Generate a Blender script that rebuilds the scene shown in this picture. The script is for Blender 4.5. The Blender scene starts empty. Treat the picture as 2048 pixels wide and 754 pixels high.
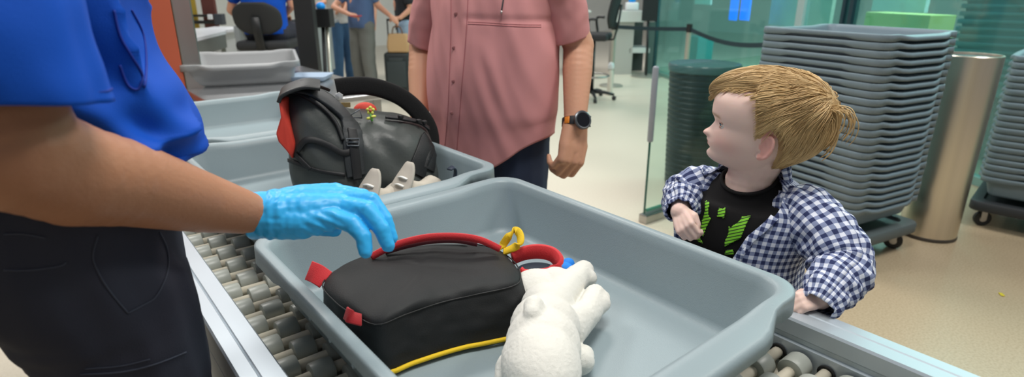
import bpy, bmesh, math, random
from mathutils import Vector, Matrix, noise, Quaternion
from mathutils.bvhtree import BVHTree
random.seed(7)
R = math.radians
scene = bpy.context.scene
COL = scene.collection
# ------------------------------------------------------------------ camera
CAM_H = 1.35
FPX = 1164.0
PITCH = R(19.05)
YAW = R(39.33)          # the lens looks between +X (across the belt) and +Y (along the belt)
fw = Vector((math.sin(YAW), math.cos(YAW), 0))
rt = Vector((math.cos(YAW), -math.sin(YAW), 0))
CAM = Vector((0, 0, CAM_H))
fwd = fw * math.cos(PITCH) + Vector((0, 0, -math.sin(PITCH)))
upv = fw * math.sin(PITCH) + Vector((0, 0, math.cos(PITCH)))
def W(x, y): return fwd + rt * ((x - 1024) / FPX) + upv * ((377 - y) / FPX)
def P(x, y, z):
    r = W(x, y); return CAM + r * ((z - CAM_H) / r.z)
def Q(x, y, d): return CAM + W(x, y) * d
def PV(x, y, o, n):       # where a sight line meets the upright plane through o with normal n
    r = W(x, y); o = Vector(o); n = Vector(n); t = (o - CAM).dot(n) / r.dot(n); return CAM + r * t
cd = bpy.data.cameras.new('camera'); cam = bpy.data.objects.new('camera', cd); COL.objects.link(cam)
cam.matrix_world = Matrix.Translation(CAM) @ Matrix((rt, upv, -fwd)).transposed().to_4x4()
cd.sensor_width = 36; cd.lens = FPX / 2048 * 36; cd.clip_start = .02; cd.clip_end = 100
cd.dof.use_dof = True; cd.dof.focus_distance = 1.1; cd.dof.aperture_fstop = 4.0
scene.camera = cam
vs = scene.view_settings
vs.view_transform = 'Standard'; vs.look = 'None'; vs.gamma = 1; vs.use_curve_mapping = False; vs.exposure = -.38
# ------------------------------------------------------------------ materials
def lin(c):
    return tuple(((v / 255) / 12.92 if v / 255 <= .04045 else ((v / 255 + .055) / 1.055) ** 2.4) for v in c) + (1,)
MATS = {}
def mat(name, rgb, rough=.6, metal=0, spec=.5, noise_amt=0, noise_scale=20, bump=0, bump_scale=200, sheen=0, sss=0, coat=0, stretch=None, detail=4):
    if name in MATS: return MATS[name]
    m = bpy.data.materials.new(name); m.use_nodes = True; MATS[name] = m
    nt = m.node_tree; b = nt.nodes['Principled BSDF']; L = nt.links
    c = lin(rgb)
    b.inputs['Base Color'].default_value = c
    b.inputs['Roughness'].default_value = rough; b.inputs['Metallic'].default_value = metal
    b.inputs['Specular IOR Level'].default_value = spec
    if sheen: b.inputs['Sheen Weight'].default_value = sheen; b.inputs['Sheen Roughness'].default_value = .5
    if sss:
        b.inputs['Subsurface Weight'].default_value = sss; b.inputs['Subsurface Radius'].default_value = (.8, .35, .2); b.inputs['Subsurface Scale'].default_value = .012
    if coat: b.inputs['Coat Weight'].default_value = coat; b.inputs['Coat Roughness'].default_value = .15
    tc = nt.nodes.new('ShaderNodeTexCoord'); mp = nt.nodes.new('ShaderNodeMapping'); L.new(tc.outputs['Object'], mp.inputs[0])
    if stretch: mp.inputs['Scale'].default_value = stretch
    if noise_amt:
        n = nt.nodes.new('ShaderNodeTexNoise'); n.inputs['Scale'].default_value = noise_scale; n.inputs['Detail'].default_value = detail
        L.new(mp.outputs[0], n.inputs['Vector'])
        r = nt.nodes.new('ShaderNodeValToRGB'); L.new(n.outputs['Fac'], r.inputs[0])
        r.color_ramp.elements[0].position = .3; r.color_ramp.elements[1].position = .7
        r.color_ramp.elements[0].color = tuple(v * (1 - noise_amt) for v in c[:3]) + (1,)
        r.color_ramp.elements[1].color = tuple(min(1, v * (1 + noise_amt)) for v in c[:3]) + (1,)
        L.new(r.outputs[0], b.inputs['Base Color'])
    if bump:
        n2 = nt.nodes.new('ShaderNodeTexNoise'); n2.inputs['Scale'].default_value = bump_scale; n2.inputs['Detail'].default_value = 3
        L.new(mp.outputs[0], n2.inputs['Vector'])
        bp = nt.nodes.new('ShaderNodeBump'); bp.inputs['Strength'].default_value = bump; bp.inputs['Distance'].default_value = .002
        L.new(n2.outputs['Fac'], bp.inputs['Height']); L.new(bp.outputs[0], b.inputs['Normal'])
    return m
def vcol_mat(name, rough=.5, sss=0, bump=0, bump_scale=300, sheen=0, spec=.4):
    m = mat(name, (128, 128, 128), rough, spec=spec, bump=bump, bump_scale=bump_scale, sss=sss, sheen=sheen)
    nt = m.node_tree; a = nt.nodes.new('ShaderNodeAttribute'); a.attribute_name = 'tint'
    nt.links.new(a.outputs['Color'], nt.nodes['Principled BSDF'].inputs['Base Color']); return m
def emis(name, rgb, k):
    m = mat(name, rgb); b = m.node_tree.nodes['Principled BSDF']
    b.inputs['Emission Color'].default_value = lin(rgb); b.inputs['Emission Strength'].default_value = k; return m
def glass_mat(name, tint, refl=.12, body=0, bodyrgb=(120, 180, 170)):
    m = bpy.data.materials.new(name); m.use_nodes = True; nt = m.node_tree; nt.nodes.clear(); L = nt.links
    o = nt.nodes.new('ShaderNodeOutputMaterial'); t = nt.nodes.new('ShaderNodeBsdfTransparent'); t.inputs[0].default_value = lin(tint)
    g = nt.nodes.new('ShaderNodeBsdfGlossy'); g.inputs['Roughness'].default_value = .05
    d = nt.nodes.new('ShaderNodeBsdfDiffuse'); d.inputs[0].default_value = lin(bodyrgb)
    mx0 = nt.nodes.new('ShaderNodeMixShader'); mx0.inputs[0].default_value = body; L.new(t.outputs[0], mx0.inputs[1]); L.new(d.outputs[0], mx0.inputs[2])
    mx = nt.nodes.new('ShaderNodeMixShader'); mx.inputs[0].default_value = refl
    L.new(mx0.outputs[0], mx.inputs[1]); L.new(g.outputs[0], mx.inputs[2]); L.new(mx.outputs[0], o.inputs[0])
    return m
# ------------------------------------------------------------------ object helpers
def tag(o, label=None, cat=None, group=None, kind=None):
    if label: o['label'] = label
    if cat: o['category'] = cat
    if group: o['group'] = group
    if kind: o['kind'] = kind
    return o
def empty(name, loc=(0, 0, 0), label=None, cat=None, group=None):
    o = bpy.data.objects.new(name, None); COL.objects.link(o); o.location = loc; o.empty_display_size = .05
    return tag(o, label, cat, group)
def link(name, me, m, parent=None, smooth=True, world=True):
    if smooth is True:
        for p in me.polygons: p.use_smooth = True
    if m is not None:
        me.materials.clear()
        for q in (m if isinstance(m, (list, tuple)) else [m]): me.materials.append(q)
    o = bpy.data.objects.new(name, me); COL.objects.link(o)
    if parent is not None:
        o.parent = parent
        if world:
            pw = Vector((0, 0, 0)); q = parent
            if q.type == 'EMPTY': pw = q.location.copy()
            o.matrix_parent_inverse = Matrix.Translation(-pw) if q.type == 'EMPTY' else Matrix.Identity(4)
    return o
class MB:
    """collects geometry for one mesh"""
    def __init__(s): s.v = []; s.f = []; s.mi = []; s.cur = 0
    def add(s, vs, fs):
        k = len(s.v); s.v += [Vector(v) for v in vs]; s.f += [tuple(i + k for i in f) for f in fs]; s.mi += [s.cur] * len(fs); return s
    def box(s, c, size, rot=None, bevel=0, seg=2):
        bm = bmesh.new(); bmesh.ops.create_cube(bm, size=1)
        for v in bm.verts: v.co = Vector((v.co.x * size[0], v.co.y * size[1], v.co.z * size[2]))
        if bevel: bmesh.ops.bevel(bm, geom=bm.edges[:], offset=bevel, segments=seg, affect='EDGES', profile=.5)
        M = Matrix.Translation(Vector(c)) @ (rot.to_4x4() if rot is not None else Matrix.Identity(4))
        bm.verts.index_update()
        s.add([M @ v.co for v in bm.verts], [[v.index for v in f.verts] for f in bm.faces]); bm.free(); return s
    def tube(s, pts, r, n=10, closed=False, cap=True, flat=1.0, up=None):
        pts = [Vector(p) for p in pts]; m = len(pts)
        rr = r if isinstance(r, (list, tuple)) else [r] * m
        vs = []; fs = []; prev = None
        for i, p in enumerate(pts):
            a = pts[(i - 1) % m] if (closed or i > 0) else p; b = pts[(i + 1) % m] if (closed or i < m - 1) else p
            t = (b - a).normalized()
            if prev is None:
                u = Vector(up) if up is not None else (Vector((0, 0, 1)) if abs(t.z) < .9 else Vector((1, 0, 0)))
            else: u = prev if up is None else Vector(up)
            u = (u - t * u.dot(t)).normalized(); prev = u; w = t.cross(u)
            for k in range(n):
                a_ = 2 * math.pi * k / n
                vs.append(p + u * math.cos(a_) * rr[i] * flat + w * math.sin(a_) * rr[i])
        for i in range(m if closed else m - 1):
            for k in range(n):
                a0 = i * n + k; a1 = i * n + (k + 1) % n; b0 = ((i + 1) % m) * n + k; b1 = ((i + 1) % m) * n + (k + 1) % n
                fs.append((a0, a1, b1, b0))
        if cap and not closed: fs.append(tuple(range(n - 1, -1, -1))); fs.append(tuple((m - 1) * n + k for k in range(n)))
        return s.add(vs, fs)
    def strap(s, pts, width_dir, w, th):
        """flat band: width vector(s) and thickness"""
        pts = [Vector(p) for p in pts]; m = len(pts); vs = []; fs = []
        for i, p in enumerate(pts):
            t = (pts[min(i + 1, m - 1)] - pts[max(i - 1, 0)]).normalized()
            wd = Vector(width_dir[i] if isinstance(width_dir, list) else width_dir); wd = (wd - t * wd.dot(t)).normalized(); nn = t.cross(wd)
            ww = w[i] if isinstance(w, list) else w
            for a, b in ((-1, -.6), (-.92, -1), (.92, -1), (1, -.6), (1, .6), (.92, 1), (-.92, 1), (-1, .6)): vs.append(p + wd * a * ww / 2 + nn * b * th / 2)
        for i in range(m - 1):
            for k in range(8): fs.append((i * 8 + k, i * 8 + (k + 1) % 8, (i + 1) * 8 + (k + 1) % 8, (i + 1) * 8 + k))
        fs.append(tuple(range(7, -1, -1))); fs.append(tuple((m - 1) * 8 + k for k in range(8)))
        return s.add(vs, fs)
    def loft(s, rings, cap0=True, cap1=True, closed=True):
        n = len(rings[0]); vs = [v for r in rings for v in r]; fs = []
        for i in range(len(rings) - 1):
            for k in range(n if closed else n - 1):
                fs.append((i * n + k, i * n + (k + 1) % n, (i + 1) * n + (k + 1) % n, (i + 1) * n + k))
        if closed:
            if cap0: fs.append(tuple(range(n - 1, -1, -1)))
            if cap1: fs.append(tuple((len(rings) - 1) * n + k for k in range(n)))
        return s.add(vs, fs)
    def lathe(s, prof, c=(0, 0, 0), n=32, axis=None):
        M = Matrix.Identity(3) if axis is None else Vector((0, 0, 1)).rotation_difference(Vector(axis)).to_matrix()
        rings = [[Vector(c) + M @ Vector((r * math.cos(2 * math.pi * k / n), r * math.sin(2 * math.pi * k / n), z)) for k in range(n)] for r, z in prof]
        return s.loft(rings)
    def ell(s, c, r, rot=None, n=12):
        vs = []; fs = []; c = Vector(c)
        r = (r, r, r) if not isinstance(r, (tuple, list, Vector)) else r
        for i in range(n + 1):
            th = math.pi * i / n
            for k in range(2 * n):
                ph = math.pi * k / n
                v = Vector((r[0] * math.sin(th) * math.cos(ph), r[1] * math.sin(th) * math.sin(ph), r[2] * math.cos(th)))
                vs.append(c + (rot @ v if rot is not None else v))
        m = 2 * n
        for i in range(n):
            for k in range(m): fs.append((i * m + k, (i + 1) * m + k, (i + 1) * m + (k + 1) % m, i * m + (k + 1) % m))
        return s.add(vs, fs)
    def chain(s, pts, rad, n=10):
        """overlapping balls along a chain, for limbs that are merged afterwards"""
        pts = [Vector(p) for p in pts]
        for i in range(len(pts) - 1):
            L = (pts[i + 1] - pts[i]).length; st = max(1, int(L / (min(rad[i], rad[i + 1]) * .35)))
            for k in range(st + 1):
                t = k / st; s.ell(pts[i].lerp(pts[i + 1], t), rad[i] + (rad[i + 1] - rad[i]) * t, n=n // 2 + 2)
        return s
    def mesh(s, name):
        me = bpy.data.meshes.new(name); me.from_pydata([tuple(v) for v in s.v], [], s.f)
        for p, i in zip(me.polygons, s.mi): p.material_index = i
        bm = bmesh.new(); bm.from_mesh(me); bmesh.ops.remove_doubles(bm, verts=bm.verts, dist=1e-6)
        bmesh.ops.recalc_face_normals(bm, faces=bm.faces); bm.to_mesh(me); bm.free(); return me
    def build(s, name, m, parent=None, smooth=True, mods=(), sub=0, world=True, auto=None):
        o = link(name, s.mesh(name), m, parent, smooth, world)
        if sub:
            md = o.modifiers.new('s', 'SUBSURF'); md.levels = sub; md.render_levels = sub
        if auto is not None: autosmooth(o.data, auto)
        return o
def autosmooth(me, ang):
    bm = bmesh.new(); bm.from_mesh(me)
    for e in bm.edges:
        e.smooth = not (len(e.link_faces) == 2 and e.calc_face_angle(0) > R(ang))
    bm.to_mesh(me); bm.free()
def bake(o):
    """replace an object's mesh with its evaluated mesh"""
    dg = bpy.context.evaluated_depsgraph_get(); dg.update()
    ev = o.evaluated_get(dg); me = bpy.data.meshes.new_from_object(ev)
    old = o.data; o.modifiers.clear(); o.data = me; bpy.data.meshes.remove(old); return me
def fuse(mb, name, m, parent=None, voxel=.004, smooth=4, fac=.5, dec=None):
    """merge overlapping shapes into one continuous skin"""
    me = bpy.data.meshes.new(name); me.from_pydata([tuple(v) for v in mb.v], [], mb.f)
    bm = bmesh.new(); bm.from_mesh(me); bmesh.ops.recalc_face_normals(bm, faces=bm.faces); bm.to_mesh(me); bm.free()
    o = link(name, me, None, parent, False)
    r = o.modifiers.new('r', 'REMESH'); r.mode = 'VOXEL'; r.voxel_size = voxel; r.adaptivity = 0
    if smooth:
        k = o.modifiers.new('k', 'SMOOTH'); k.factor = fac; k.iterations = smooth
    me = bake(o)
    me.materials.clear()
    for q in (m if isinstance(m, (list, tuple)) else [m]): me.materials.append(q)
    for p in me.polygons: p.use_smooth = True
    return o
def warp(me, fn):
    """move every vertex along its normal by fn(co, normal)"""
    me.update(); d = [(v.co + v.normal * fn(v.co, v.normal)) for v in me.vertices]
    for v, c in zip(me.vertices, d): v.co = c
    me.update()
def nz(p, s, seed=0): return noise.noise(Vector(p) * s + Vector((seed * 13.1, seed * 7.7, seed * 3.3)))
def tint(me, fn):
    a = me.color_attributes.new('tint', 'FLOAT_COLOR', 'POINT')
    for i, v in enumerate(me.vertices): a.data[i].color = fn(v.co, v.normal)
def mixc(a, b, t): t = max(0, min(1, t)); return tuple(x + (y - x) * t for x, y in zip(a, b))
def gauss(d, s): return math.exp(-d * d / (2 * s * s))
def spline(pts, n=8):
    """Catmull-Rom through points"""
    pts = [Vector(p) for p in pts]; out = []
    for i in range(len(pts) - 1):
        p0 = pts[max(i - 1, 0)]; p1 = pts[i]; p2 = pts[i + 1]; p3 = pts[min(i + 2, len(pts) - 1)]
        for k in range(n):
            t = k / n
            out.append(.5 * ((2 * p1) + (p2 - p0) * t + (2 * p0 - 5 * p1 + 4 * p2 - p3) * t * t + (3 * p1 - p0 - 3 * p2 + p3) * t ** 3))
    out.append(pts[-1]); return out
def interp(tab, x):
    if x <= tab[0][0]: return tab[0][1]
    for (a, b), (c, d) in zip(tab, tab[1:]):
        if x <= c:
            t = (x - a) / (c - a); return b + (d - b) * t
    return tab[-1][1]
def sinterp(tab, x):
    """smooth interpolation through a table"""
    n = len(tab)
    if x <= tab[0][0]: return tab[0][1]
    if x >= tab[-1][0]: return tab[-1][1]
    for i in range(n - 1):
        if x <= tab[i + 1][0]:
            x1, y1 = tab[i]; x2, y2 = tab[i + 1]
            x0, y0 = tab[i - 1] if i else (x1 - (x2 - x1), y1); x3, y3 = tab[i + 2] if i + 2 < n else (x2 + (x2 - x1), y2)
            m1 = (y2 - y0) / (x2 - x0); m2 = (y3 - y1) / (x3 - x1); h = x2 - x1; t = (x - x1) / h
            return (2 * t ** 3 - 3 * t * t + 1) * y1 + (t ** 3 - 2 * t * t + t) * h * m1 + (-2 * t ** 3 + 3 * t * t) * y2 + (t ** 3 - t * t) * h * m2
def copy_tree(o, parent=None):
    c = o.copy(); COL.objects.link(c); c.parent = parent
    for ch in list(o.children): copy_tree(ch, c)
    return c
def uv_from(me, fn):
    uv = me.uv_layers.new(name='weave')
    for lp in me.loops: uv.data[lp.index].uv = fn(me.vertices[lp.vertex_index].co)
# ================================================================== setting
# floor
def floor_mat():
    m = mat('terrazzo_floor', (176, 160, 132), .32, spec=.5)
    nt = m.node_tree; L = nt.links; b = nt.nodes['Principled BSDF']
    tc = nt.nodes.new('ShaderNodeTexCoord')
    v = nt.nodes.new('ShaderNodeTexNoise'); v.inputs['Scale'].default_value = 110; v.inputs['Detail'].default_value = 5; L.new(tc.outputs['Object'], v.inputs[0])
    r = nt.nodes.new('ShaderNodeValToRGB'); L.new(v.outputs[0], r.inputs[0])
    r.color_ramp.elements[0].position = .36; r.color_ramp.elements[0].color = lin((168, 149, 121))
    r.color_ramp.elements[1].position = .6; r.color_ramp.elements[1].color = lin((184, 167, 140))
    # glare on the far floor, put into the colour as a paler tone
    sp = nt.nodes.new('ShaderNodeSeparateXYZ'); L.new(tc.outputs['Object'], sp.inputs[0])
    mm = nt.nodes.new('ShaderNodeMapRange'); mm.inputs['From Min'].default_value = 1.0; mm.inputs['From Max'].default_value = 2.2; L.new(sp.outputs['Y'], mm.inputs[0])
    r2 = nt.nodes.new('ShaderNodeValToRGB'); L.new(v.outputs[0], r2.inputs[0])
    r2.color_ramp.elements[0].position = .3; r2.color_ramp.elements[0].color = lin((210, 200, 182))
    r2.color_ramp.elements[1].position = .7; r2.color_ramp.elements[1].color = lin((220, 211, 194))
    mx = nt.nodes.new('ShaderNodeMix'); mx.data_type = 'RGBA'; L.new(mm.outputs[0], mx.inputs['Factor']); L.new(r.outputs[0], mx.inputs['A']); L.new(r2.outputs[0], mx.inputs['B'])
    L.new(mx.outputs['Result'], b.inputs['Base Color']); return m
fl = MB().box((6, 6, -.05), (28, 28, .1)).build('floor', floor_mat(), smooth=False); tag(fl, 'polished beige speckled terrazzo floor', None, kind='structure')
white_wall = mat('pale_wall', (232, 232, 226), .7, noise_amt=.04, noise_scale=1.5)
wb = MB().box((6, 13.5, 2.2), (28, .2, 4.4)).build('wall_back', white_wall, smooth=False); tag(wb, 'pale far wall behind the queue', None, kind='structure')
wl = MB().box((-4.2, 6, 2.2), (.2, 28, 4.4)).build('wall_left', white_wall, smooth=False); tag(wl, 'pale side wall', None, kind='structure')
wr = MB().box((17.5, 6, 2.2), (.2, 28, 4.4)).build('wall_right', white_wall, smooth=False); tag(wr, 'pale wall beyond the glass room', None, kind='structure')

# ---- tall teal glass wall, from behind the stacks to the far stanchion
steel = mat('brushed_steel', (176, 174, 170), .28, 1, noise_amt=.12, noise_scale=6, stretch=(1, 1, .05))
dark_frame = mat('dark_frame', (24, 52, 62), .4)
pale_frame = mat('pale_frame', (176, 200, 200), .4, .3)
teal = glass_mat('teal_glass', (204, 238, 235), .08, .10, (120, 200, 194))
clear = glass_mat('clear_glass', (196, 226, 212), .10, .03)
GA = P(1306, 146, 0); GB = P(2060, 405, 0)
gdir = (GB - GA); GL = gdir.length; gdir.normalize(); gn = Vector((0, 0, 1)).cross(gdir)
def on_g(px):   # foot of the glass wall seen under column px
    r = W(px, 300); n = gn
    t = (GA - CAM).dot(n) / r.dot(n); p = CAM + r * t; return (Vector((p.x, p.y, 0)) - Vector((GA.x, GA.y, 0))).dot(gdir)
rotg = Matrix((gdir, gn, Vector((0, 0, 1)))).transposed()
def gbox(mb, s0, s1, z0, z1, th, off=0, bevel=0):
    c = GA + gdir * ((s0 + s1) / 2) + gn * off; c.z = (z0 + z1) / 2
    return mb.box(c, (s1 - s0, th, z1 - z0), rotg, bevel)
cuts = [0, on_g(1562), on_g(1656), GL + 1.2]
wi = 0
for a, b_ in zip(cuts, cuts[1:]):
    wi += 1
    t = gbox(MB(), a + .03, b_ - .03, .06, 3.2, .012).build('window_%d' % wi, teal, smooth=False)
    tag(t, 'tall teal tinted glass pane, %s' % ['nearest the queue posts', 'between the pale and dark mullions', 'behind the wheeled bin stacks'][wi - 1], None, kind='structure')
ti = 0
for s, w_, m_ in ((0, .05, dark_frame), (cuts[1], .11, pale_frame), (cuts[2], .05, dark_frame), (cuts[2] - .1, .04, dark_frame)):
    ti += 1
    t = gbox(MB(), s - w_ / 2, s + w_ / 2, 0, 3.3, .07, bevel=.004).build('trim_%d' % ti, m_, smooth=False)
    tag(t, 'upright mullion of the glass wall', None, kind='structure')
ti += 1
t = gbox(MB(), 0, GL + 1.2, 0, .06, .08).build('trim_%d' % ti, mat('kick_rail', (120, 160, 152), .4), smooth=False); tag(t, 'low rail under the glass wall', None, kind='structure')

# ---- inside the glass room
def gpt(px, py, off):   # point on the plane parallel to the glass wall, off metres behind it
    return PV(px, py, GA + gn * off, gn)
if gn.dot(fw) < 0: SGN = -1
else: SGN = 1
def room_box(name, x0, y0, x1, y1, off, m, label, cat, th=.03, group=None, bevel=.005):
    ym = (y0 + y1) / 2; a = gpt(x0, ym, SGN * off); b2 = gpt(x1, ym, SGN * off); zt = gpt((x0 + x1) / 2, y0, SGN * off).z; zb = gpt((x0 + x1) / 2, y1, SGN * off).z
    c = (a + b2) / 2; c.z = (zt + zb) / 2
    w_ = abs((b2 - a).dot(gdir)); h = abs(zt - zb)
    o = MB().box(c, (w_, th, h), rotg, bevel).build(name, m, smooth=False); return tag(o, label, cat, group)
screen_blue = emis('blue_light', (10, 110, 255), 2.2)
o = room_box('blue_banner', 1463, -40, 1477, 41, .8, screen_blue, 'glowing blue hanging strip, the one nearer the queue posts', 'light', group=None)
o = room_box('blue_banner', 1485, -40, 1502, 41, .9, screen_blue, 'glowing blue hanging strip, the one nearer the bin stack', 'light')
o = room_box('notice_board', 1392, -30, 1424, 9, .6, mat('notice', (225, 240, 238), .6), 'pale notice hanging behind the teal glass', 'notice')
o = room_box('storage_cabinet', 1385, 72, 1410, 128, 1.2, mat('teal_box', (20, 140, 140), .5), 'teal box standing behind the glass wall', 'cabinet', th=.3)
o = room_box('partition_board', 1545, -40, 1668, 56, 1.4, mat('louvre', (190, 200, 190), .6, noise_amt=.1, noise_scale=4), 'pale ribbed screen behind the glass wall', 'screen', th=.05)
o = room_box('yellow_cabinet', 1735, 26, 1865, 232, 1.2, mat('olive', (190, 200, 120), .6), 'olive green low cabinet behind the glass', 'cabinet', th=.3)
o = room_box('wall_screen', 1752, -50, 1860, 24, 1.6, mat('pale_screen', (200, 225, 228), .4), 'pale wall screen above the olive cabinet', 'screen', th=.05)
# ---- lights
def area(name, loc, size, power, rot=(0, 0, 0), col=(1, 1, 1), sy=None):
    l = bpy.data.lights.new(name, 'AREA'); l.energy = power; l.size = size; l.color = col
    if sy: l.shape = 'RECTANGLE'; l.size_y = sy
    o = bpy.data.objects.new(name, l); COL.objects.link(o); o.location = loc; o.rotation_euler = rot; return o
wd = bpy.data.worlds.new('world'); scene.world = wd; wd.use_nodes = True
wd.node_tree.nodes['Background'].inputs[0].default_value = (.86, .93, 1, 1); wd.node_tree.nodes['Background'].inputs[1].default_value = .34
for i, (x, y) in enumerate(((.8, .4), (3.4, -.6), (2.8, 3.2), (.2, 3.6), (6.2, 6.4), (2.4, 8.2), (9, 3), (6.5, 1))):
    area('ceiling_lamp', (x, y, 3.6), 1.3, 82 if i < 2 else 92, col=(1, .97, .92), sy=.7)

for s_ in (.25, .6, .95):  # fill lights added behind the glass wall to brighten the teal
    p_ = GA + gdir * (GL * s_) + gn * SGN * 2.2
    area('glass_room_fill', (p_.x, p_.y, 3.4), 1.6, 125, col=(.92, 1, 1), sy=1.2)
# ================================================================== search bins
bin_m = mat('bin_plastic', (142, 157, 162), .42, noise_amt=.03, noise_scale=3, bump=.15, bump_scale=500, spec=.5)
bin_m2 = mat('stack_plastic', (112, 130, 141), .45, noise_amt=.04, noise_scale=3, spec=.5)
def rrect(hx, hy, r, n=10, ns=14):
    """rounded rectangle; returns list of (x, y, side t) with side 0..1 position along the short ends"""
    pts = []
    cs = [(hx - r, hy - r, 0), (-(hx - r), hy - r, 90), (-(hx - r), -(hy - r), 180), (hx - r, -(hy - r), 270)]
    for q, (cx, cy, a0) in enumerate(cs):
        for k in range(n + 1):
            a = R(a0 + 90 * k / n); pts.append((cx + r * math.cos(a), cy + r * math.sin(a)))
        nx, ny, a1 = cs[(q + 1) % 4]
        p0 = pts[-1]; a = R(a1); p1 = (nx + r * math.cos(a), ny + r * math.sin(a))
        for k in range(1, ns): t = k / ns; pts.append((p0[0] + (p1[0] - p0[0]) * t, p0[1] + (p1[1] - p0[1]) * t))
    return pts
BHX, BHY, BH = .312, .375, .128
def smooth01(x): x = max(0, min(1, x)); return x * x * (3 - 2 * x)
def bin_mesh(hx=BHX, hy=BHY, h=BH, n=8, ns=14, name='bin'):
    def ring(ox, oy, z, r, hand=0, drop=0, tab=0):
        pts = rrect(hx + ox, hy + oy, r, n, ns); out = []
        for x, y in pts:
            zz = z; yy = y
            e = smooth01((hx * .72 - abs(x)) / (hx * .26)) * smooth01((abs(y) - hy * .8) / (hy * .12))
            yy += math.copysign(hand * e, y); zz -= drop * e
            zz -= tab * smooth01((abs(y) - hy * .52) / (hy * .06)) * smooth01((abs(x) - hx * .66) / (hx * .06))
            # the long walls bow in slightly
            out.append(Vector((x, yy, zz)))
        return out
    t = .004; R0 = .042
    floor_in = [ring(-.30 * 0 - .10, -.12, .008, .03), ring(-.055, -.062, .008, R0 - .015)]
    rings = [ring(-hx * .98, -hy * .98, .006, .002), ring(-.15, -.2, .006, .03), ring(-.062, -.072, .007, R0 - .01), ring(-.050, -.058, .011, R0), ring(-.045, -.052, .022, R0),
             ring(-.026, -.030, h - .022, R0 + .004, 0, .004), ring(-.022, -.026, h - .006, R0 + .005, .0, .005), ring(-.018, -.022, h - .001, R0 + .007, .004, .006), ring(-.014, -.016, h, R0 + .008, .008, .007),
             ring(-.004, -.004, h, R0 + .012, .019, .010), ring(-.0008, -.0008, h - .0015, R0 + .013, .023, .012), ring(0, 0, h - .005, R0 + .014, .025, .013),
             ring(.001, .001, h - .023, R0 + .014, .026, .010, .011), ring(-.003, -.003, h - .023, R0 + .013, .022, .010, .011), ring(-.005, -.005, h - .008, R0 + .012, .019, .014),
             ring(-.018, -.020, h - .010, R0 + .008, .002, .016), ring(-.022, -.026, h - .024, R0 + .006, 0, .008), ring(-.041, -.048, .018, R0), ring(-.046, -.054, .006, R0), ring(-.054, -.062, 0, R0 - .01), ring(-hx * .98, -hy * .98, 0, .002)]
    return MB().loft(rings)
bin_me = bin_mesh(n=10, ns=22).mesh('bin'); 
for p in bin_me.polygons: p.use_smooth = True
def slot_mesh():
    mb = MB()
    for s in (-1, 1):
        mb.box((0, s * (BHY + .010), BH - .0155), (.19, .007, .004), bevel=.0015)
    return mb
def rib_mesh():
    mb = MB()
    for s in (-1, 1):
        for k in range(-4, 5):
            mb.box((s * (BHX - .004), k * .075, BH - .022), (.007, .006, .020), bevel=.0015)
    return mb
slot_me = slot_mesh().mesh('handle_slot'); rib_me = rib_mesh().mesh('rim_rib')
slot_m = mat('slot_dark', (38, 46, 54), .6)
def make_bin(name, loc, rz, label, group=None, m=bin_m, full=True):
    r = empty(name, loc, label, 'bin', group); r.rotation_euler = (0, 0, rz)
    for nm, me, mm in (('tub', bin_me, m), ('handle_slot', slot_me, slot_m), ('rim_rib', rib_me, m)):
        q = me if not me.materials else me.copy(); q.materials.clear(); q.materials.append(mm)
        o = bpy.data.objects.new(nm, q); COL.objects.link(o); o.parent = r
    return r
ZT = .782        # top of the rollers
FL = ZT + .008   # floor of a bin
BX = .558
B3 = Vector((BX, .706, ZT)); B2 = Vector((.588, 1.512, ZT)); B1 = Vector((.60, 2.318, ZT))
make_bin('security_bin', B3, 0, 'large grey plastic bin holding the black child backpack and white plush toy')
make_bin('security_bin', B2, 0, 'grey plastic bin holding the big grey backpack and beige shoes')
make_bin('security_bin', B1, 0, 'empty grey plastic bin behind the one with the big grey backpack')

# ================================================================== roller conveyor
alu = mat('rail_aluminium', (186, 196, 204), .42, .5, noise_amt=.04, noise_scale=3, stretch=(1, .1, 1))
roll_m = mat('roller_plastic', (170, 174, 166), .38, noise_amt=.05, noise_scale=30)
axle_m = mat('axle_white', (222, 214, 194), .5)
oring_m = mat('rubber_black', (18, 18, 18), .7)
Y0, Y1 = -.6, 2.74
conv = empty('roller_conveyor', (.545, 1, 0), 'grey roller conveyor with aluminium side rails under the three bins', 'conveyor')
def rail(sgn, xin):
    # profile in (outward, z): inner lip, top flange with groove, outer face, foot flange
    pr = [(0, .700), (0, .786), (.004, .790), (.004, .797), (0, .801), (0, .826), (.003, .830), (.030, .830), (.0325, .8275), (.035, .830), (.055, .830), (.058, .827), (.058, .775), (.055, .7735), (.058, .772), (.058, .66), (.054, .656), (.050, .66), (.050, .70)]
    rings = [[Vector((xin + sgn * a, y, z)) for a, z in pr] for y in (Y0, Y1)]
    return MB().loft(rings)
for s, x in ((-1, .195), (1, .895)):
    o = rail(s, x).build('side_rail', alu, conv, auto=30)
rollm = []
rl = MB().lathe([(.001, -.0185), (.012, -.0185), (.017, -.0185), (.0205, -.0175), (.0215, -.0150), (.0217, 0), (.0215, .0150), (.0205, .0175), (.017, .0185), (.012, .0185), (.001, .0185)], n=28, axis=(1, 0, 0))
rl_me = rl.mesh('roller'); rl_me.materials.append(roll_m)
for p in rl_me.polygons: p.use_smooth = True
autosmooth(rl_me, 40)
ZA = ZT - .0217
allr = []
ny = int((Y1 - .1 - Y0) / .04)
for j in range(ny):
    y = Y0 + .05 + j * .04
    ax = MB().tube([(.192, y, ZA), (.898, y, ZA)], .0095, 12)
    off = .222 if j % 2 else .265
    k = 0; xs = []
    while off + k * .0865 < .885: xs.append(off + k * .0865); k += 1
    allr += [(x, y) for x in xs]
    # axles: drawn individually where seen
    if y > .05 and y < 1.35: ax.build('axle', axle_m, conv)
    else: rollm.append(ax)
mb = MB()
for a in rollm: mb.add(a.v, a.f)
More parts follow.
